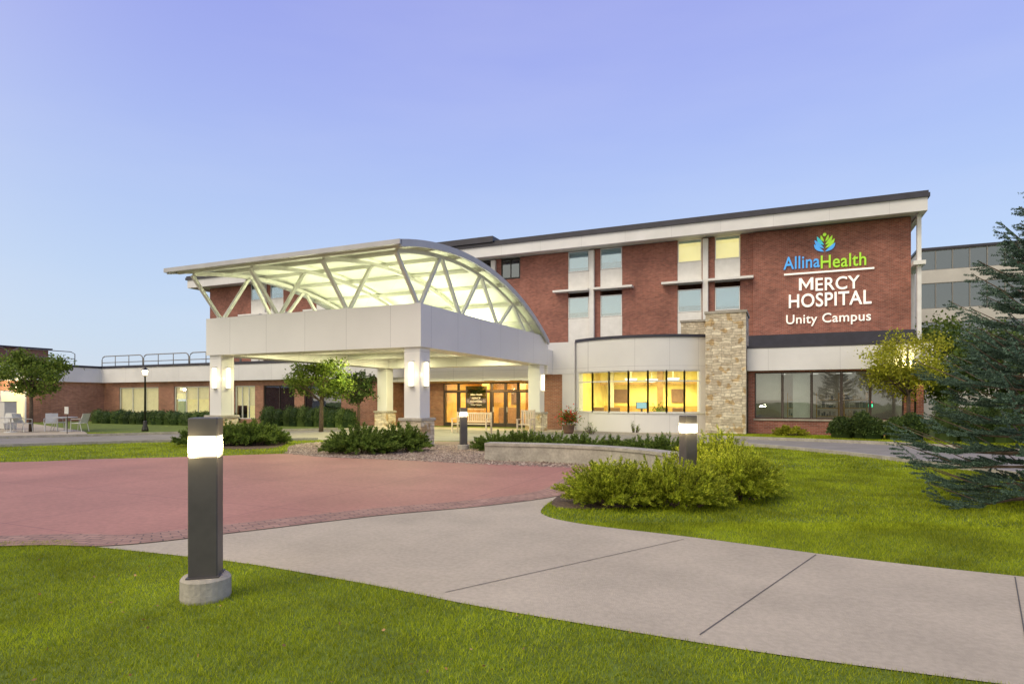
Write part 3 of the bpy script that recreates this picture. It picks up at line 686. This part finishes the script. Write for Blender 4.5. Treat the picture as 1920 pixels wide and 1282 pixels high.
vault(RU0-.03,RU0+.07,-.17,.07).build('edge_trim','vaulttop',cn); vault(RU1-.07,RU1+.03,-.17,.07).build('edge_trim','vaulttop',cn)
MB().beam((RU0-.1,16.62,zv(16.65)-.02),(RU1+.03,16.62,zv(16.65)-.02),.12,.16).build('front_gutter','vaulttop',cn)
frames=[CU0+.5,-18.25,-14.85,CU1-.3]
for u in frames: vault(u-.06,u+.06,-.34,-.19,vs[1:]).build('arch_rib','truss',cn)
for y in (17.05,18.9,20.9,22.9,24.9,26.9,28.6):
    MB().beam((RU0+.1,y,zv(y)-.115),(RU1-.1,y,zv(y)-.115),.11,.15).build('purlin','truss',cn)
tb=[CV0+.35,21.5,25.0,28.2]; tt=[17.05,19.95,23.25,26.6]
for i,u in enumerate(frames):
    side=(i in (0,3))
    for k,vb in enumerate(tb):
        if not side and k>0: continue
        zb=4.96
        MB().beam((u,vb-.07,zb),(u,tt[k]+(0 if k==0 else .08),zv(tt[k])-.3),.12,.12,(1,0,0)).build('strut','truss',cn)
        if k<3: MB().beam((u,vb+.07,zb),(u,tt[k+1]-.08,zv(tt[k+1])-.3),.12,.12,(1,0,0)).build('strut','truss',cn)
        else: MB().beam((u,vb+.07,zb),(u,vb+.9,zv(vb+.9)-.3),.12,.12,(1,0,0)).build('strut','truss',cn)
        MB().box(u-.12,u+.12,vb-.2,vb+.2,4.962,5.0).build('foot_plate','truss',cn)
def area(loc,size,e,col,down=True,sy=None,parent=None):
    l=bpy.data.lights.new('area_light','AREA'); l.energy=e; l.color=col; l.shape='RECTANGLE'; l.size=size; l.size_y=sy or size
    o=bpy.data.objects.new('light_source',l); COL.objects.link(o); o.location=loc
    if not down: o.rotation_euler=(PI,0,0)
    return o
def point(loc,e,col,r=.05):
    l=bpy.data.lights.new('point_light','POINT'); l.energy=e; l.color=col; l.shadow_soft_size=r
    o=bpy.data.objects.new('light_source',l); COL.objects.link(o); o.location=loc; return o
def sconce(u,v,du,dv):
    w=MB(); 
    if dv: w.bbox(u-.075,u+.075,v+min(0,dv*.12),v+max(0,dv*.12),2.1,2.93,.03)
    else: w.bbox(u+min(0,du*.12),u+max(0,du*.12),v-.075,v+.075,2.1,2.93,.03)
    s=w.build('wall_sconce','sconce',cn)
    for z in (2.06,2.93):
        b=MB()
        if dv: b.box(u-.1,u+.1,v+min(0,dv*.14),v+max(0,dv*.14),z,z+.04)
        else: b.box(u+min(0,du*.14),u+max(0,du*.14),v-.1,v+.1,z,z+.04)
        b.build('sconce_cap','frame',s)
    point((u+du*.2,v+dv*.2,2.5),6,(1,.78,.38),.06)
for (u,v) in cols[:2]: sconce(u,v-.33,0,-1); 
for (u,v) in cols[:3]: sconce(u+.33,v,1,0)
GRN=(1,1,.62)
for u in (-19.2,-14.2):
    for v in (20.8,24.4,27.8):
        MB().bbox(u-.5,u+.5,v-.12,v+.12,4.562,4.68,.01).build('uplight','clamp',cn)
        area((u,v,4.70),1.0,76,GRN,False,.25)
for u in (-19.2,-14.2):
    for v in (20.6,24.4,28.2):
        MB().lathe([(.16,3.955),(.16,3.978)],(u,v),16).build('downlight','clamp',cn)
        area((u,v,3.94),.3,165,(1,.94,.50))
area((-16.4,V1+.9,2.6),2.5,100,(1,.72,.30),True,.5)
area((-16.4,VE+2.4,2.78),3.5,300,(1,.78,.34),True,1.5)
area((cu,V1+1.0,3.2),5,300,(1,.90,.40),True,2.5)
area((cu,V1+4.2,2.5),4,150,(1,.88,.38),True,.6)
area((2,V1+2,2.9),5,38,(1,.93,.78),True,1.5)

# ---------- glass office building far right ----------
ob=thing('office_building','glass and beige banded office block far behind at right','building',(20,60,0))
VB=60; a0=U(1722,VB)
MB().box(a0,a0+22,VB+.3,VB+12,0,13.9).build('wall','beige',ob)
MB().box(a0-.1,a0+22,VB-.1,VB+12,13.902,14.10).build('roof_coping','coping',ob)
for (z0,z1) in ((12.25,13.88),(9.1,11.2),(6.0,8.0)):
    for k in range(12):
        u0=a0+.05+k*1.15
        b=MB().box(u0,u0+.035,VB,VB+.29,z0,z1).box(u0+1.115,u0+1.15,VB,VB+.29,z0,z1).box(u0+.035,u0+1.115,VB,VB+.29,z1-.05,z1).box(u0+.035,u0+1.115,VB,VB+.29,z0,z0+.05)
        w=b.build('window','mull',ob); MB().box(u0+.035,u0+1.115,VB+.08,VB+.1,z0+.05,z1-.05).build('pane','glassd',w)
        MB().box(u0+.035,u0+1.115,VB+.2,VB+.28,z0+.05,z1-.05).build('room_backing','blind',w)
for (z0,z1) in ((11.202,12.248),(8.002,9.098),(4.5,5.998)):
    MB().box(a0,a0+22,VB-.02,VB+.28,z0,z1).build('spandrel_band','beige',ob)

# ---------- bollards ----------
def bollard():
    r=thing('bollard_light','','bollard',(0,0,0))
    MB().lathe([(.182,-.03),(.190,.02),(.188,.165),(.172,.185),(.0,.185)],(0,0),28).build('concrete_base','conc2',r)
    s=.108
    MB().bbox(-s,s,-s,s,.186,1.15,.008).build('post','bronze',r)
    MB().box(-.122,.122,-.122,.122,.187,.197).build('base_plate','bronze',r)
    l=MB().box(-.096,.096,-.096,.096,1.151,1.315).build('lens','lens',r)
    for z in (1.175,1.200,1.225,1.250): MB().box(-.103,.103,-.103,.103,z,z+.006).build('louvre','lensw',l)
    for sx in (-1,1):
        for sy in (-1,1): MB().box(sx*.1-.006,sx*.1+.006,sy*.1-.006,sy*.1+.006,1.151,1.315).build('corner_rod','frame',l)
    MB().bbox(-s,s,-s,s,1.316,1.46,.008).build('cap','bronze',r)
    return r
def dup(root,loc,rz=0,label=None,sc=None,group=None):
    r=root.copy(); COL.objects.link(r); r.location=loc; r.rotation_euler=(0,0,rz)
    if sc: r.scale=sc
    if label: r['label']=label
    if group: r['group']=group
    for ch in list(root.children):
        c=ch.copy(); COL.objects.link(c); c.parent=r
        for g in ch.children:
            d=g.copy(); COL.objects.link(d); d.parent=c
    return r
b0=bollard(); bp=D(386,4.97); b0.location=(bp[0],bp[1],0); b0.rotation_euler=(0,0,TH+math.radians(14)); b0['label']='large grey bollard light on round concrete base in the front lawn'; b0['group']='bollard lights'
b2=D(1290,10.3); bb2=dup(b0,(b2[0],b2[1],0),TH+.3,'grey bollard light rising out of the lamp-tinted junipers',(1,1,.92))
b3=D(869,19.8); bb3=dup(b0,(b3[0],b3[1],0),TH+.3,'small grey bollard light in the gravel before the entrance bench',(1,1,.93))
for o_,z,e in ((bp,1.23,26),(b2,1.13,56),(b3,1.14,26)):
    for dx,dy in ((.17,0),(-.17,0),(0,.17),(0,-.17)):
        point((o_[0]+dx,o_[1]+dy,z),e/4,(1,.80,.38),.04)

# ---------- vegetation ----------
def shrub(name,label,c,rx,ry,h,ns,mat,L=.05,W=.014,per=60,group=None,jag=.3,cat='shrub',spread=.45,side=1.0):
    t=thing(name,label,cat,(c[0],c[1],0),group=group)
    ph=rng.uniform(0,2*PI,ns); k=np.sqrt(rng.random(ns))
    lob=1+.12*np.sin(ph*3+c[0])+.08*np.sin(ph*7+c[1])
    top=np.sqrt(np.clip(1-k*k*.94,0,1))*rng.uniform(1-jag,1.12,ns)
    low=rng.random(ns)<.25; top[low]*=rng.uniform(.25,.7,low.sum()); k[low]=np.sqrt(rng.uniform(.5,1.1,low.sum()))
    tip=np.stack([c[0]+rx*k*lob*np.cos(ph),c[1]+ry*k*lob*np.sin(ph),np.maximum(h*top,.07)],1)
    base=np.stack([c[0]+rx*k*.45*np.cos(ph),c[1]+ry*k*.45*np.sin(ph),np.full(ns,.03)],1)
    A=[];B=[];SZ=[]
    s0=.22; nseg=6
    def pt(s): 
        p=base+(tip-base)*s; p[:,2]=p[:,2]+.06*h*math.sin(PI*s)*k; return p
    for i in range(nseg):
        A.append(pt(s0+(1-s0)*i/nseg)); B.append(pt(s0+(1-s0)*(i+1)/nseg)); SZ.append(np.full(ns,1.2-.85*i/nseg))
    A=np.concatenate(A);B=np.concatenate(B);SZ=np.concatenate(SZ)[:,None]
    d=unit(B-A); AA=[A];BB=[B]
    for q in range(2):
        r=unit(rng.normal(size=d.shape)); m=rng.uniform(.08,.17,(len(A),1))*max(h,.5)*SZ*side
        A2=A+(B-A)*rng.random((len(A),1)); AA.append(A2); BB.append(A2+unit(d*1.0+r*.5+np.array([0,0,.25]))*m)
    AA=np.concatenate(AA);BB=np.concatenate(BB)
    Vn=seg_needles(AA,BB,ns*per,L,W,spread); Vn[...,2]=np.maximum(Vn[...,2],.02)
    npmesh('foliage',Vn,4,mat,t)
    b=MB(); idx=rng.choice(ns,min(ns,26),replace=False)
    for i in idx: b.tube([base[i],(base[i]+tip[i])/2+np.array([0,0,.06*h*k[i]]),base[i]+(tip[i]-base[i])*.85+np.array([0,0,.04*h*k[i]])],[.018,.01,.004],5)
    b.build('branches','bark',t)
    return t
shrub('juniper_shrub','lamp-tinted yellow green juniper at left of the front clump',D(1150,9.4),.80,.75,.66,380,'juniper',.046,.012,210,jag=.28,spread=.38)
shrub('juniper_shrub','tall lamp-tinted yellow green juniper in front of the middle bollard',D(1262,9.3),.92,.75,.72,420,'juniper',.046,.012,210,jag=.28,spread=.38)
shrub('juniper_shrub','lamp-tinted yellow green juniper at right of the front clump by the lawn',D(1382,10.0),.80,.85,.80,400,'juniper',.046,.012,200,jag=.28,spread=.38)
shrub('juniper_shrub','loose upright juniper behind the right side of the front clump',D(1345,11.2),.80,.7,1.0,230,'juniper',.06,.015,150,spread=.38)
shrub('juniper_shrub','dark spreading juniper in the gravel left of the front canopy column',D(675,18.6),1.35,1.0,.82,260,'juniperd',.08,.024,170,jag=.5)
shrub('juniper_shrub','dark spreading juniper touching the stone base of the front column',D(752,19.2),.95,.9,.82,190,'juniperd',.08,.024,170,jag=.5)
for i,(px,t_,rx,h) in enumerate(((382,21.5,1.0,.75),(425,21.8,1.0,.8),(468,21.8,1.1,.9),(503,22.2,.8,.65))):
    shrub('juniper_shrub',['dark juniper behind the large front bollard','second juniper from left beside the left canopy column','widest dark juniper right of the left canopy column','small rounded juniper at right end of the left mulch bed'][i],D(px,t_),rx,.9,h,170,'juniperd',.085,.028,120,jag=.45)
jl=[(930,19.5,.75,.5),(985,19.2,.85,.55),(1040,18.8,.8,.5),(1100,18.2,.8,.5),(1155,17.6,.8,.45),(1210,16.8,.85,.5),(1250,16.0,.6,.55)]
jn=['first','second','third','fourth','fifth','sixth','seventh']
for i,(px,t_,rx,h) in enumerate(jl):
    shrub('juniper_shrub','low green juniper, %s from left in the row behind the curved seat wall'%jn[i],D(px,t_),rx*1.1,.8,h+.1,150,'juniperd',.075,.02,130,jag=.5)
def hedge(name,label,p,q,wd,h,n,mat,L=.11,W=.05,cat='hedge'):
    p=np.array(p);q=np.array(q); mid=(p+q)/2; t=thing(name,label,cat,(mid[0],mid[1],0))
    m=int(max(4,np.linalg.norm(q-p)/.55)); cl=[]
    for i in range(m):
        s=(i+.5)/m; c=p+(q-p)*s; cl.append((c[0]+random.uniform(-.15,.15),c[1]+random.uniform(-.15,.15),h*random.uniform(.84,1.08)))
    per=n//m; P=[];Dn=[]
    for (x,y,hh) in cl:
        d=unit(rng.normal(size=(per,3))); d[:,2]=abs(d[:,2])*1.0-.15; r=rng.uniform(.7,1.05,(per,1))
        P.append(np.array([x,y,hh*.3])+d*r*np.array([.55,wd/2,hh*.72])); Dn.append(d+rng.normal(size=(per,3))*.6)
    P=np.concatenate(P);Dn=np.concatenate(Dn); P[:,2]=np.maximum(P[:,2],.04)
    npmesh('foliage',leaves(P,Dn,L,W),4,mat,t)
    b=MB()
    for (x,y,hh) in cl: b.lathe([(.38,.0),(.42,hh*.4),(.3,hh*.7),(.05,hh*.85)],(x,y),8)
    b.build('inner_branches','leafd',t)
hedge('hedge','dense clipped dark hedge under the left wing windows',(-44,27.5),(-31,27.5),1.2,1.05,14000,'leafd')
hedge('hedge','long dark hedge between the left canopy column and the tree',(-30,29),(-23,29.2),1.2,1.35,9000,'leafd')
hedge('hedge','dark rounded hedge below the right shop windows',D(1560,26.2),D(1730,24.3),1.4,1.15,11000,'leafd')
hedge('hedge','dark hedge screened by the blue spruce at right edge',D(1760,24),D(1990,22),2.0,1.8,8000,'leafd')
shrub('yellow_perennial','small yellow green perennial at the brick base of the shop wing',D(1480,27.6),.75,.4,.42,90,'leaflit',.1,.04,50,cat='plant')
def tree(label,c,h,cz,rx,ry,rz,nl,L,W,mat,trunk_r=.1,lean=0,nc=46,z0=0,name='tree',tight=(.11,.2)):
    t=thing(name,label,'tree',(c[0],c[1],z0))
    d=unit(rng.normal(size=(nc,3))); r=rng.uniform(.25,1.0,(nc,1))**.55
    cc_=np.array([c[0],c[1],cz])+d*r*np.array([rx,ry,rz])
    per=nl//nc; P=[]
    for q in cc_:
        s=rng.uniform(*tight); P.append(q+rng.normal(size=(per,3))*np.array([rx,ry,rz*.8])*s)
    P=np.concatenate(P)
    npmesh('crown',leaves(P,None,L,W),4,mat,t)
    b=MB(); b.tube([(c[0],c[1],z0-.05),(c[0]+.03,c[1],z0+(cz-z0)*.5),(c[0]-.02,c[1],cz),(c[0]+.02,c[1],cz+rz*.6)],[trunk_r*1.3,trunk_r,trunk_r*.7,trunk_r*.2],8)
    for q in cc_[::2]:
        s=(c[0],c[1],z0+(cz-z0)*random.uniform(.55,1.0)); m=((s[0]+q[0])/2,(s[1]+q[1])/2,(s[2]+q[2])/2-.1)
        b.tube([s,m,tuple(q)],[trunk_r*.45,trunk_r*.28,trunk_r*.08],5)
    b.build('trunk','bark',t,True); return t
tree('small leafy tree at far left beside the patio',D(58,31),4.3,2.95,1.65,1.4,1.1,6800,.16,.09,'leaf',.08,nc=50)
tree('leafy green tree rising through the hedge left of the entrance',D(602,31),4.0,2.6,1.65,1.5,1.0,6400,.15,.085,'leaf',.09,nc=50)
tree('darker tree behind the leafy tree near the entrance',D(672,36),4,2.3,1.0,1.2,1.0,3000,.16,.09,'leafd',.08)
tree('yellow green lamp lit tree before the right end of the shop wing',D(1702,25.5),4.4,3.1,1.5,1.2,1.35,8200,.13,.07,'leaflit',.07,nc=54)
tree('tall dark tree beyond the shop wing behind the blue spruce',D(1790,38),8,4.0,2.6,3,2.6,9000,.25,.14,'leaf',.15)
tree('dark broad tree at right edge behind the blue spruce',D(1900,34),8,3.0,3.0,3,2.4,8000,.25,.14,'leafd',.15)

# spruce
def spruce(c,H=4.8):
    t=thing('spruce_tree','large blue green spruce filling the right edge of the lawn','tree',(c[0],c[1],0))
    MB().tube([(c[0],c[1],-.05),(c[0]+.02,c[1],H*.5),(c[0],c[1],H)],[.13,.075,.012],10).build('trunk','bark',t,True)
    A=[];B=[];bt=MB(); z=.16
    while z<H-.1:
        r=min(2.0,(H-z)*.50+.14)*(1.0 if z>.8 else .88+.15*z); nb=8 if z<4.0 else 6
        f=1-z/H; a0=random.uniform(0,2*PI)
        for k in range(nb):
            az=a0+2*PI*k/nb+random.uniform(-.3,.3); rr=r*random.choice((random.uniform(.55,.8),random.uniform(.85,1.18))); zz=z+random.uniform(-.05,.05)
            out=np.array([math.cos(az),math.sin(az),0]); side=np.array([-out[1],out[0],0])
            rise=.20+.42*(z/H)
            def bp_(s): return np.array([c[0],c[1],zz])+out*rr*s+np.array([0,0,rr*(rise*s-.42*s*(1-z/H)*math.sin(PI*min(s,1)*.75)+.18*s*s*s)])
            pts=[bp_(s/6) for s in range(7)]
            for i in range(2,6): A.append(pts[i]);B.append(pts[i+1])
            bt.tube([pts[0],pts[3],pts[6]],[.022*f+.008,.012,.004],5)
            nt_=int(7+rr*8)
            for i in range(nt_):
                s=.22+.76*(i+.5)/nt_; sg_=1 if i%2 else -1; p0=bp_(s); tl=(.14+.36*rr*.55*(1.05-s))*random.uniform(.75,1.25)
                dv=out*.9+side*sg_*random.uniform(.3,.75)+np.array([0,0,random.uniform(-.03,.22)]); dv/=np.linalg.norm(dv)
                p1=p0+dv*tl; A.append(p0);B.append(p1)
                if tl>.2:
                    for q in (.35,.6,.8):
                        pm=p0+dv*tl*q; d2=dv*.75+(out*.5-side*sg_*random.uniform(-.7,.7))*.9+np.array([0,0,random.uniform(-.05,.22)]); d2/=np.linalg.norm(d2)
                        A.append(pm);B.append(pm+d2*tl*.42)
        z+=.21+.05*(z/H)
    bt.build('branches','bark',t)
    A=np.array(A);B=np.array(B)
    npmesh('crown',seg_needles(A,B,560000,.026,.011,1.1),4,'spruce',t)
spruce(D(1962,9.3))

# ---------- lamp posts ----------
def lamppost():
    r=thing('lamp_post','','street lamp',(0,0,0))
    MB().lathe([(.16,0),(.16,.12),(.10,.3),(.085,.5),(.06,.55)],(0,0),12).build('base','black',r,True)
    MB().lathe([(.055,.55),(.04,2.8),(.07,2.82),(.07,2.87)],(0,0),10).build('pole','black',r,True)
    l=MB().lathe([(.07,2.871),(.11,2.95),(.14,3.10),(.12,3.14)],(0,0),14).build('lantern','lamp',r,True)
    MB().lathe([(.17,3.141),(.14,3.18),(.06,3.25),(.02,3.31),(.0,3.34)],(0,0),14).build('lantern_cap','black',l,True)
    return r
lp=lamppost(); q=D(272,31.5); lp.location=(q[0],q[1],0); lp['label']='lit lantern lamp post on the grass left of the canopy'
q2=D(1716,26.5); dup(lp,(q2[0],q2[1],0),0,'dark lamp post under the yellow green tree at right',(.8,.8,1.03))
point((q[0],q[1],2.78),45,(1,.7,.3),.08); point((q2[0]-.2,q2[1]-.2,3.0),90,(1,.8,.3),.08)
wl=thing('wall_lamp','round glowing wall lamp above the left wing patio door','lamp',(UL+.2,25.3,2.6))
MB().lathe([(.02,2.45),(.12,2.5),(.16,2.6),(.12,2.72),(.02,2.76)],(UL+.32,25.3),12).build('globe','lamp',wl,True)
MB().box(UL+.002,UL+.2,25.25,25.35,2.58,2.64).build('bracket','black',wl)
point((UL+.7,25.3,2.55),90,(1,.8,.4),.1)

# ---------- furniture ----------
def chair():
    r=thing('patio_chair','','chair',(0,0,0))
    MB().bbox(-.26,.26,-.24,.24,.42,.45,.01).build('seat','furn',r)
    b=MB(); b.add([(-.26,.24,.46),(.26,.24,.46),(.26,.40,.92),(-.26,.40,.92),(-.26,.265,.46),(.26,.265,.46),(.26,.425,.92),(-.26,.425,.92)],[(0,1,2,3),(7,6,5,4),(0,4,5,1),(3,2,6,7),(0,3,7,4),(1,5,6,2)]); b.build('backrest','furn',r)
    for s in (-1,1):
        MB().tube([(s*.25,-.26,.01),(s*.25,-.22,.42)],.018,6).build('leg','furn',r)
        MB().tube([(s*.25,.34,.01),(s*.25,.24,.42)],.018,6).build('leg','furn',r)
        MB().tube([(s*.28,-.2,.42),(s*.28,-.2,.64),(s*.28,.3,.66)],.016,6).build('armrest','furn',r)
    return r
c0=chair(); q=D(44,30.5); c0.location=(q[0],q[1],.01); c0.rotation_euler=(0,0,1.9); c0['label']='white patio chair nearest the far left table'
for px,t_,rz,lb in ((96,31,1.0,'white patio chair at left of the round patio table'),(112,31.8,2.4,'white patio chair behind the round patio table'),(148,31,-1.2,'white patio chair at right of the round patio table'),(10,31.5,.5,'white patio chair cut by the left picture edge')):
    q=D(px,t_); dup(c0,(q[0],q[1],.01),rz,lb)
def table():
    r=thing('patio_table','','table',(0,0,0))
    MB().lathe([(.48,.70),(.5,.72),(.5,.74),(.0,.745)],(0,0),20).build('tabletop','furn',r)
    MB().lathe([(.035,.03),(.035,.70)],(0,0),8).build('pedestal','furn',r)
    MB().lathe([(.28,.0),(.27,.03),(.03,.05)],(0,0),14).build('base','furn',r)
    return r
t0=table(); q=D(20,30.3); t0.location=(q[0],q[1],.01); t0['label']='white round patio table at far left'
q=D(124,31.2); dup(t0,(q[0],q[1],.01),0,'white round patio table between the three chairs')
q=D(10,33.5); pb=thing('utility_box','pale boxy cabinet standing behind the far left patio table','cabinet',(q[0],q[1],0))
MB().bbox(q[0]-.5,q[0]+.5,q[1]-.3,q[1]+.3,.05,1.5,.02).build('cabinet_body','furn',pb); MB().box(q[0]-.45,q[0]+.45,q[1]-.25,q[1]+.25,.0,.049).build('plinth','conc2',pb)
MB().box(q[0]-.53,q[0]+.53,q[1]-.33,q[1]+.33,1.502,1.54).build('lid','frame',pb)
q=D(126,29.2); s=thing('notice_post','small pale notice sign on a thin post beside the patio','sign',(q[0],q[1],0))
MB().tube([(q[0],q[1],0),(q[0],q[1],1.25)],.022,6).build('post','bronze',s); MB().beam((q[0]-.13,q[1]-.04,1.12),(q[0]+.13,q[1]-.02,1.12),.02,.34).build('sign_panel','furn',s)
q=D(884,30.0); t=thing('park_bench','pale slatted wooden bench facing out beside the entrance doors','bench',(q[0],q[1],0))
bx,by=q
b=MB()
for k in range(5): b.box(bx-.9,bx+.9,by-.28+k*.11,by-.19+k*.11,.43,.46)
b.build('seat','bench',t)
b=MB(); b.box(bx-.9,bx+.9,by+.28,by+.32,.92,1.0).box(bx-.9,bx+.9,by+.28,by+.32,.52,.58)
for k in range(17): b.box(bx-.86+k*.105,bx-.81+k*.105,by+.285,by+.315,.58,.92)
b.build('backrest','bench',t)
for s_ in (-1,1):
    b=MB(); x=bx+s_*.93; b.box(x-.03,x+.03,by-.3,by-.24,.01,.68); b.build('leg','bench',t)
    b=MB(); b.box(x-.03,x+.03,by+.26,by+.33,.01,1.02); b.build('leg','bench',t)
    MB().box(x-.04,x+.04,by-.34,by+.28,.682,.72).build('armrest','bench',t)
q=D(986,29.4); t=thing('wooden_armchair','pale wooden slatted armchair left of the right canopy column','chair',(q[0],q[1],0)); bx,by=q
MB().box(bx-.3,bx+.3,by-.28,by+.25,.42,.46).build('seat','bench',t)
b=MB(); b.box(bx-.3,bx+.3,by+.26,by+.3,1.05,1.12)
for k in range(5): b.box(bx-.28+k*.125,bx-.21+k*.125,by+.262,by+.298,.46,1.05)
b.build('backrest','bench',t)
for s_ in (-1,1):
    x=bx+s_*.33; MB().box(x-.03,x+.03,by-.3,by-.24,.01,.66).build('leg','bench',t); MB().box(x-.03,x+.03,by+.25,by+.31,.01,1.15).build('leg','bench',t); MB().box(x-.04,x+.04,by-.34,by+.24,.662,.7).build('armrest','bench',t)
q=D(1066,29.3); t=thing('flower_planter','terracotta planter with red flowers beside the right canopy column','planter',(q[0],q[1],0))
MB().lathe([(.2,.01),(.25,.1),(.3,.38),(.33,.40),(.33,.45),(.28,.45),(.27,.42),(0,.42)],q,18).build('pot','pot',t,True)
P=rng.normal(size=(1500,3))*np.array([.20,.20,.17])+np.array([q[0],q[1],.76]); P[:,2]=np.maximum(P[:,2],.42)
npmesh('foliage',leaves(P,None,.10,.05),4,'leaf',t)
P=rng.normal(size=(170,3))*np.array([.23,.18,.19])+np.array([q[0]+.05,q[1]-.2,.84]); P[:,2]=np.maximum(P[:,2],.46)
npmesh('flowers',leaves(P,None,.09,.08),4,'flower',t,kind='stuff')
for i,px in enumerate((1108,1188)):
    shrub('tall_perennial','wispy green perennial, %s from left before the rounded bay'%jn[i],D(px,28.6),.3,.2,.62,16,'leaf',.09,.016,22,cat='plant')

# ---------- sky and light ----------
w=bpy.data.worlds.new("World"); scene.world=w; w.use_nodes=True; t=w.node_tree; t.nodes.clear()
o=N(t,'ShaderNodeOutputWorld'); tc=N(t,'ShaderNodeTexCoord')
sep=N(t,'ShaderNodeSeparateXYZ'); t.links.new(tc.outputs['Generated'],sep.inputs[0])
cr=N(t,'ShaderNodeValToRGB'); cr.color_ramp.interpolation='B_SPLINE'; t.links.new(sep.outputs[2],cr.inputs[0])
e=cr.color_ramp.elements; e[0].position=0; e[0].color=(.66,.74,.86,1); e[1].position=1; e[1].color=(.23,.24,.60,1)
for p_,c_ in ((.14,(.58,.72,.92)),(.30,(.46,.58,.92)),(.45,(.385,.445,.90)),(.62,(.32,.345,.82))):
    x_=e.new(p_); x_.color=rgba(c_)
sd=Vector((-.35,-.93,.1)).normalized()
dt=N(t,'ShaderNodeVectorMath',operation='DOT_PRODUCT'); t.links.new(tc.outputs['Generated'],dt.inputs[0]); dt.inputs[1].default_value=sd
mr=N(t,'ShaderNodeMapRange',interpolation_type='SMOOTHSTEP'); mr.inputs[1].default_value=-.25; mr.inputs[2].default_value=.9; t.links.new(dt.outputs['Value'],mr.inputs[0])
skyc=mixc(t,mr.outputs[0],cr.outputs[0],(1.14,1.04,.90))
mp=N(t,'ShaderNodeMapping'); mp.inputs['Scale'].default_value=(1.2,1.2,6); t.links.new(tc.outputs['Generated'],mp.inputs[0])
hz=ramp(t,noise(t,1.6,4,mp.outputs[0]),.45,.75)
hm=N(t,'ShaderNodeMath',operation='MULTIPLY'); hm.inputs[1].default_value=.10; t.links.new(hz,hm.inputs[0])
skyc=mixc(t,hm.outputs[0],skyc,(.80,.80,.92))
b1=N(t,'ShaderNodeBackground'); t.links.new(skyc,b1.inputs[0]); b1.inputs[1].default_value=.93
sk=N(t,'ShaderNodeTexSky',sky_type='NISHITA'); sk.sun_disc=False; sk.sun_elevation=math.radians(3); sk.sun_rotation=math.radians(200); sk.ozone_density=3
b2_=N(t,'ShaderNodeBackground'); t.links.new(sk.outputs[0],b2_.inputs[0]); b2_.inputs[1].default_value=.05
ad=N(t,'ShaderNodeAddShader'); t.links.new(b1.outputs[0],ad.inputs[0]); t.links.new(b2_.outputs[0],ad.inputs[1]); t.links.new(ad.outputs[0],o.inputs[0])
sl=bpy.data.lights.new('sun','SUN'); sl.energy=1.8; sl.angle=math.radians(32); sl.color=(1,.87,.62)
so_=bpy.data.objects.new('sun',sl); COL.objects.link(so_); so_.rotation_euler=Vector((-.45,-.85,1.1)).to_track_quat('Z','Y').to_euler()

cam=bpy.data.cameras.new('camera'); co=bpy.data.objects.new('camera',cam); COL.objects.link(co); scene.camera=co
co.location=(0,0,HC); co.rotation_euler=(PI/2,0,TH); cam.sensor_width=36; cam.lens=36*FP/1920; cam.shift_y=(HZ-641)/1920; cam.clip_end=4000
scene.view_settings.view_transform='Standard'; scene.view_settings.look='None'
